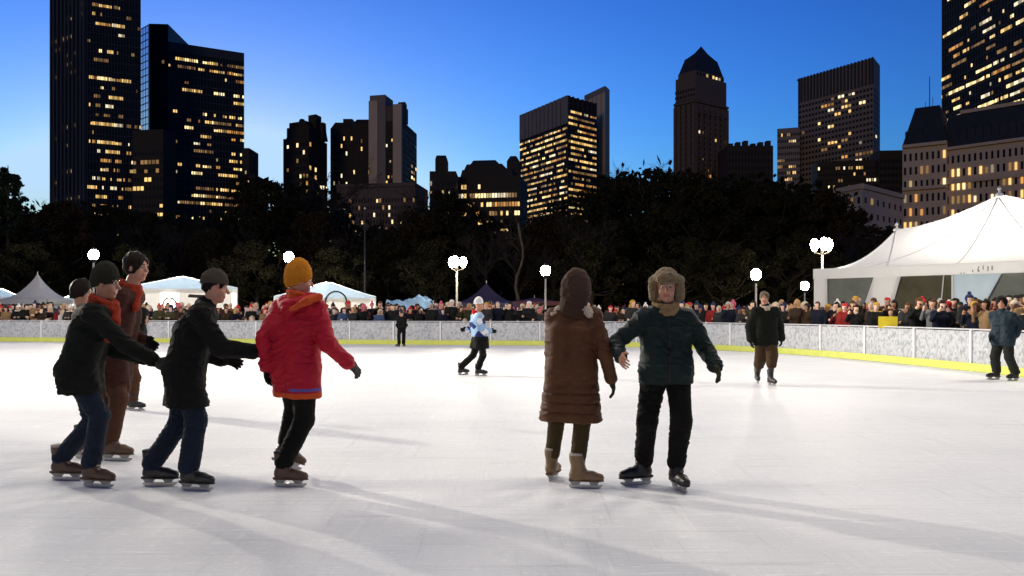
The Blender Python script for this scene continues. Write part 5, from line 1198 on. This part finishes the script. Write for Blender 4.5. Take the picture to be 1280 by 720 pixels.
b = Bld('wide low brown block in front of the pale-piered tower', 'apartment_block'); P = b.foot(corner(421, 300), corner(519, 296), None, 20); b.prism(P, 0, CAMZ+.160*298, BSTONE); b.bands(P[0], P[1], [CAMZ+.155*298], 1.2, .5, BSTONE); b.grid(P[0], P[1], 20, 44, 26, 9, lambda x, z: .16, .5, .55, 0, True, 16, single=True); b.done()
b = Bld('small dark block with a square turret left of the low domed building', 'apartment_block'); Y = 330; P = b.foot(corner(537, Y), corner(570, Y), None, 16); b.prism(P, 0, CAMZ+.175*Y, DSTONE); Q = b.foot(corner(544, Y+3), corner(558.5, Y+3), None, 8); b.prism(Q, CAMZ+.175*Y, CAMZ+.192*Y, DSTONE); b.prism([(x, y) for x, y in Q], CAMZ+.192*Y, CAMZ+.197*Y, SLATE, .8); b.grid(P[0], P[1], 18, 56, 9, 10, lambda x, z: .2, .6, .5, .2, True, 17); b.done()
b = Bld('low stepped block with rounded roof and rows of lit windows, left of the bright office', 'apartment_block'); Y = 340; P = b.foot(corner(573, Y), corner(650, Y-4), None, 24); b.prism(P, 0, CAMZ+.168*Y, DSTONE); cx, cy = [sum(p[i] for p in P)/4 for i in (0, 1)]; S2 = lambda k, dx: [(cx+dx+(x-cx)*k, cy+(y-cy)*k*.9) for x, y in P]
b.prism(S2(.86, -1.5), CAMZ+.168*Y, CAMZ+.178*Y, DSTONE, .93); b.prism(S2(.66, -3.0), CAMZ+.178*Y, CAMZ+.186*Y, DSTONE, .88); b.prism(S2(.46, -3.4), CAMZ+.186*Y, CAMZ+.192*Y, SLATE, .8); b.prism(S2(.2, 8.6), CAMZ+.168*Y, CAMZ+.192*Y, DSTONE); b.prism(S2(.2, 8.6), CAMZ+.192*Y, CAMZ+.199*Y, SLATE, .5)
f1 = rnd_rows(8, 12, .10, .3, .5, .55); b.grid(P[0], P[1], 22, 56, 22, 9, lambda x, z: f1(z), .75, .48, .6, True, 18); b.done()
# bright office with the pale slab behind it
b = Bld('brightly lit office block with dark ribbed top and pale slab behind, centre'); zt = CAMZ+.269*470; A = corners([(650.5, 145), (710, 120)], zt); p1 = A[1]; p2 = corner(745, p1.y+18)
P = b.foot(A[0], p1, p2); b.prism(P, 0, zt, DGLASS); Lz = CAMZ+.222*470; b.ribs(P[0], P[1], zt-16, zt+.4, 12, 3.4, .7, GSTONE); b.ribs(P[0], P[1], 10, zt-16.1, 24, .5, .5, RIB); b.bands(P[0], P[1], [15+3.75*i for i in range(28)], .7, .35, RIB); b.bands(P[1], P[2], [15+3.75*i for i in range(30)], .7, .35, RIB); b.ribs(P[1], P[2], zt-7, zt+.3, 6, 1.5, .6, DSTONE)
b.grid(P[0], P[1], 15, zt-17, 34, 28, lambda x, z: .60 if .45 < z else .34, .74, .34, .66, False, 19, .55); b.grid(P[1], P[2], 15, zt-7, 13, 30, lambda x, z: .62 if z > .2 else .3, .76, .36, .74, False, 20, .45); b.done()
b = Bld('pale blank slab rising behind the right side of the brightly lit office'); zt = CAMZ+.281*500; A = corners([(731, 120), (757, 107.7)], zt); P = b.foot(A[0], A[1], corner(762, A[1].y+8)); b.prism(P, 0, zt, PSTONE); b.bands(P[0], P[1], [zt-3], 3.2, .4, GSTONE); b.ribs(P[0], P[1], 12, zt-3.1, 5, .3, .2, GSTONE); b.done()
# spired tower
b = Bld('tall stone tower with pyramid top standing alone right of centre', 'apartment_tower'); Y = 420; z1 = CAMZ+.265*Y
P = b.foot(corner(843, Y+10), corner(869, Y), corner(909.5, Y+16)); b.prism(P, 0, z1, BSTONE); cx, cy = [sum(p[i] for p in P)/4 for i in (0, 1)]; T = lambda k: [(cx+(x-cx)*k, cy+(y-cy)*k) for x, y in P]; za, zb, zc, zd = CAMZ+.296*Y, CAMZ+.303*Y, CAMZ+.323*Y, CAMZ+.341*Y
b.prism(T(.955), z1, za, BSTONE); b.prism(T(.86), za, zb, BSTONE); b.prism(T(.84), zb, zc, SLATE, .72); b.prism(T(.58), zc, CAMZ+.332*Y, SLATE, .42); b.prism(T(.245), CAMZ+.332*Y, zd, SLATE, .05)
b.ribs(P[0], P[1], 60, z1-2, 4, 1.6, .8, BSTONE); b.ribs(P[1], P[2], 60, z1-2, 6, 1.6, .8, BSTONE); b.bands(P[1], P[2], [z1-1.4, za-20], 1.2, .9, BSTONE); b.bands(P[0], P[1], [z1-1.4], 1.2, .9, BSTONE)
b.grid(P[0], P[1], 58, za-6, 8, 22, lambda x, z: .02, .45, .5, .3, True, 21, .1); b.grid(P[1], P[2], 58, z1-4, 12, 18, lambda x, z: .07 if z > .5 else .06, .45, .5, .3, True, 22, .1)
t0 = T(.86); b.grid(t0[1], t0[2], za+.4, zb-.6, 9, 1, lambda x, z: .4, .5, .8, 0, True, 23, .1, True); b.done()
b = Bld('flat dark block with crenellated roofline right of the spired tower', 'apartment_block'); Y = 400; zt = CAMZ+.207*Y; P = b.foot(corner(909.8, Y), corner(966.5, Y), None, 20); b.prism(P, 0, zt, DSTONE); 
for i in range(6): x = P[0][0]+(P[1][0]-P[0][0])*(i+.15)/6; b.mb(DSTONE).box((x, P[0][1]+.5, zt), (x+2.2, P[0][1]+4, zt+1.2+(i % 3)*.7))
b.grid(P[0], P[1], 30, zt-2, 14, 14, lambda x, z: .025, .5, .5, .2, True, 24); b.done()
# ribbed slab tower and annexes
b = Bld('tall slab with ribbed dark top sloping up to the right, between spired tower and hotel'); zt = CAMZ+.317*430; A = corners([(998.5, 99), (1092, 72)], zt); P = b.foot(A[0], A[1], corner(1100, A[1].y+14)); b.prism(P, 0, zt, GSTONE); b.ribs(P[0], P[1], zt-14, zt+.3, 22, .9, .7, RIB); b.prism([(x, y+3) for x, y in P], zt, zt+.6, DSTONE); b.mb(RIB).obox((P[0][0], P[0][1]-.02, 0), (Vector(P[1])-Vector(P[0])).normalized().to_3d(), ((Vector(P[1])-Vector(P[0])).normalized().y, -(Vector(P[1])-Vector(P[0])).normalized().x, 0), .4, .7, 20, zt)
b.ribs(P[0], P[1], 20, zt-14.1, 22, .35, .3, GSTONE); b.grid(P[0], P[1], 30, zt-15, 22, 30, lambda x, z: .13 if (z > .66 and x > .25) or x > .72 else .035, .6, .45, .35, True, 25, .35); b.grid(P[1], P[2], 30, zt-15, 4, 30, lambda x, z: .02, .6, .45, .2, True, 26, .1); b.done()
b = Bld('lower annex with rows of lit windows left of the ribbed slab', 'office_block'); Y = 455; P = b.foot(corner(971.5, Y), corner(1000, Y-4), None, 20); zt = CAMZ+.228*Y; b.prism(P, 0, zt, GSTONE); f1 = rnd_rows(12, 12, .04, .10, .3, .4); b.grid(P[0], P[1], 60, zt-2, 12, 12, lambda x, z: f1(z), .65, .45, .55, True, 27); b.done()
b = Bld('low dark block with lit lower floors at the foot of the ribbed slab', 'office_block'); Y = 380; P = b.foot(corner(1022, Y), corner(1118, Y-6), None, 14); zt = CAMZ+.187*Y; b.prism(P, 0, zt, DSTONE); Q = b.foot(corner(1099, Y-9), corner(1128, Y-10), None, 12); b.prism(Q, 0, CAMZ+.196*Y, DSTONE); b.grid(P[0], P[1], 50, zt-2, 30, 7, lambda x, z: .16, .6, .45, .4, True, 28); b.grid(Q[0], Q[1], 50, zt, 6, 7, lambda x, z: .08, .7, .5, .2, True, 29); b.done()
b = Bld('low beige house with shallow peaked front left of the mansard hotel', 'apartment_block'); zt = CAMZ+.160*180; A = corners([(1043, 236), (1078, 229), (1129, 242.5)], zt); P = b.foot(*A); b.prism(P, 0, zt, PSTONE); b.bands(P[0], P[1], [zt-1.2], 1.0, .4, PSTONE); b.bands(P[1], P[2], [zt-1.2], 1.0, .4, PSTONE); b.grid(P[0], P[1], 8, zt-2, 4, 6, lambda x, z: .03, .35, .45, 0, True, 30, single=True); b.grid(P[1], P[2], 8, zt-2, 7, 6, lambda x, z: .45 if x < .22 and z > .4 else .03, .3, .4, 0, True, 31, single=True); b.done()
# mansard hotel
b = Bld('pale stone mansard-roofed hotel with many lit windows at right', 'hotel'); Y = 205; c0 = corner(1128, Y+6); c1 = corner(1184, Y); zp = CAMZ+.213*Y; P = b.foot(c0, c1, None, 22); b.prism(P, 0, zp, PSTONE)
z2 = CAMZ+.205*Y; cR = corner(1345, (z2-CAMZ)*1000/(HOR-163)); Q = b.foot(c1+Vector((.05, 1.2)), cR, None, 26); b.prism(Q, 0, z2, PSTONE)
b.prism(P, zp+.02, CAMZ+.257*(Y+6), SLATE, .55); b.bands(P[0], P[1], [zp-.8, zp-12], .8, .9, PSTONE); b.bands(Q[0], Q[1], [z2-.7, z2-9.5, z2-30], .7, .8, PSTONE)
uq = (Vector(Q[1])-Vector(Q[0])).normalized(); nq = Vector((uq.y, -uq.x)); nq = nq if nq.y < 0 else -nq; zr = z2+8.6; Lq = (Vector(Q[1])-Vector(Q[0])).length
m = b.mb(SLATE); o_ = Vector(Q[0]).to_3d(); U3 = uq.to_3d(); I3 = (-nq).to_3d()
vs = [o_+Vector((0, 0, z2+.02)), o_+U3*Lq+Vector((0, 0, z2+.02)), o_+U3*Lq+I3*26+Vector((0, 0, z2+.02)), o_+I3*26+Vector((0, 0, z2+.02))]; vs += [v+Vector((0, 0, 8.6))+(I3*2.4 if i < 2 else -I3*2.4) for i, v in enumerate(vs)]; m.add(vs, [(0, 3, 2, 1), (4, 5, 6, 7), (0, 1, 5, 4), (1, 2, 6, 5), (2, 3, 7, 6), (3, 0, 4, 7)])
b.mb(PSTONE).obox(o_+I3*2.0+U3*3+Vector((0, 0, 0)), U3, I3, Lq-3, 1.2, zr+.01, zr+.9)
for i in range(15):
    a = o_+U3*(3.4+i*Lq/15.5)+I3*.25; d = MB(); d.obox(a, U3, I3, 1.7, 2.0, z2+.9, z2+3.7); w = [a+Vector((0, 0, z2+3.7)), a+U3*1.7+Vector((0, 0, z2+3.7)), a+U3*.85+Vector((0, 0, z2+4.9))]; d.add(w+[v+I3*2.2 for v in w], [(0, 1, 2), (3, 5, 4), (0, 2, 5, 3), (1, 4, 5, 2)]); d.build('dormer', SLATE, b.par)
for t in (.2, .55):
    a = Vector(P[0])+(Vector(P[1])-Vector(P[0]))*t; d = MB(); d.obox((a.x, a.y+1.2, 0), (1, 0, 0), (0, 1, 0), 2.0, 2.0, zp+1.0, zp+4); d.build('dormer', SLATE, b.par)
b.grid(P[0], P[1], 4, zp-1.5, 8, 11, lambda x, z: .28 if .3 < z < .85 else .05, .42, .55, 0, True, 32, .1, True); b.grid(Q[0], Q[1], 4, z2-1.5, 22, 11, lambda x, z: .52 if .50 < z < .88 and x > .06 else .12, .40, .55, 0, True, 33, .1, True)
for px, z, r_ in ((1162, CAMZ+.296*(Y+8), .09), (1166, CAMZ+.27*(Y+8), .06), (1178, CAMZ+.288*(Y+6), .08), (1157, CAMZ+.264*(Y+8), .06)):
    d = MB(); x = (px-640)/1000*(Y+10)-b.loc.x; d.tube([(x, Y+10-b.loc.y, CAMZ+.25*Y), (x, Y+10-b.loc.y, z)], [r_*1.4, r_], 6); d.build('antenna', RIB, b.par)
b.done()
b = Bld('black tower with sloping bands of lit windows at the top right'); P = b.foot(corner(1178, 330), corner(1330, 262), None, 40); b.prism(P, 0, 160, DGLASS); b.ribs(P[0], P[1], 20, 160, 40, .22, .3, RIB); b.bands(P[0], P[1], [60+3.5*i for i in range(28)], .5, .25, RIB); f1 = rnd_rows(15, 28, .03, .14, .3, .5); b.grid(P[0], P[1], 60, 158, 66, 28, lambda x, z: .6 if .15 < z < .2 or .27 < z < .31 else f1(z)*.75, .7, .34, .82, False, 34, .4); b.done()
# ------------------------------------------------------------------ dusk sky, added weak sun, camera
w = bpy.data.worlds.new('World'); S.world = w; w.use_nodes = True; nt = w.node_tree; N = nt.nodes; L = nt.links; bg = N['Background']
sky = N.new('ShaderNodeTexSky'); sky.sky_type = 'NISHITA'; sky.sun_disc = False; sky.sun_elevation = R(0); sky.sun_rotation = R(-20); sky.air_density = 1; sky.dust_density = 1.5; sky.ozone_density = 3
sp = N.new('ShaderNodeSeparateColor'); cb = N.new('ShaderNodeCombineColor'); L.new(sky.outputs[0], sp.inputs[0])
BGS = .1
for i, (p, k) in enumerate(((1.613, .60), (1.83, 1.26), (1.70, 1.30))):     # deepen the twilight blue
    a = N.new('ShaderNodeMath'); a.operation = 'POWER'; L.new(sp.outputs[i], a.inputs[0]); a.inputs[1].default_value = p
    m = N.new('ShaderNodeMath'); m.operation = 'MULTIPLY'; L.new(a.outputs[0], m.inputs[0]); m.inputs[1].default_value = k/BGS
    c = N.new('ShaderNodeMath'); c.operation = 'MINIMUM'; L.new(m.outputs[0], c.inputs[0]); c.inputs[1].default_value = (.50, .74, 1.0)[i]/BGS; L.new(c.outputs[0], cb.inputs[i])
tc = N.new('ShaderNodeTexCoord'); sz = N.new('ShaderNodeSeparateXYZ'); L.new(tc.outputs['Generated'], sz.inputs[0]); mr = N.new('ShaderNodeMapRange'); mr.interpolation_type = 'SMOOTHSTEP'
mr.inputs['From Min'].default_value = .38; mr.inputs['From Max'].default_value = .85; mr.inputs['To Min'].default_value = 1; mr.inputs['To Max'].default_value = .3; L.new(sz.outputs[2], mr.inputs['Value'])   # the zenith is already night
vm = N.new('ShaderNodeVectorMath'); vm.operation = 'SCALE'; L.new(cb.outputs[0], vm.inputs[0]); L.new(mr.outputs[0], vm.inputs['Scale'])
L.new(vm.outputs[0], bg.inputs['Color']); bg.inputs['Strength'].default_value = BGS
sl = bpy.data.lights.new('fill_sun', 'SUN'); sl.energy = .30; sl.angle = R(12); sl.color = (1, .78, .5); so = bpy.data.objects.new('fill_sun', sl); C.objects.link(so)  # warm fill added from behind the camera to lift the facades
so.rotation_euler = Vector((.35, .9, -.16)).to_track_quat('-Z', 'Y').to_euler(); so.location = (0, -50, 40)
cd = bpy.data.cameras.new('camera'); co = bpy.data.objects.new('camera', cd); C.objects.link(co); co.location = (0, 0, CAMZ); co.rotation_euler = (R(90), 0, 0)
cd.sensor_width = 36; cd.lens = 36*F_PX/1280; cd.shift_y = (HOR-360)/1280; cd.clip_start = .05; cd.clip_end = 6000; S.camera = co
S.render.engine = 'CYCLES'; S.cycles.use_denoising = True; S.cycles.denoiser = 'OPENIMAGEDENOISE'; S.cycles.max_bounces = 6; S.cycles.diffuse_bounces = 3; S.cycles.glossy_bounces = 3; S.cycles.transmission_bounces = 3; S.cycles.sample_clamp_indirect = 6; S.cycles.caustics_reflective = False; S.cycles.caustics_refractive = False
S.cycles.use_adaptive_sampling = True; S.cycles.adaptive_threshold = .012
S.view_settings.view_transform = 'Standard'; S.view_settings.look = 'None'; S.view_settings.exposure = 0; S.view_settings.gamma = 1; S.view_settings.use_curve_mapping = False
S.render.resolution_x = 1024; S.render.resolution_y = 576
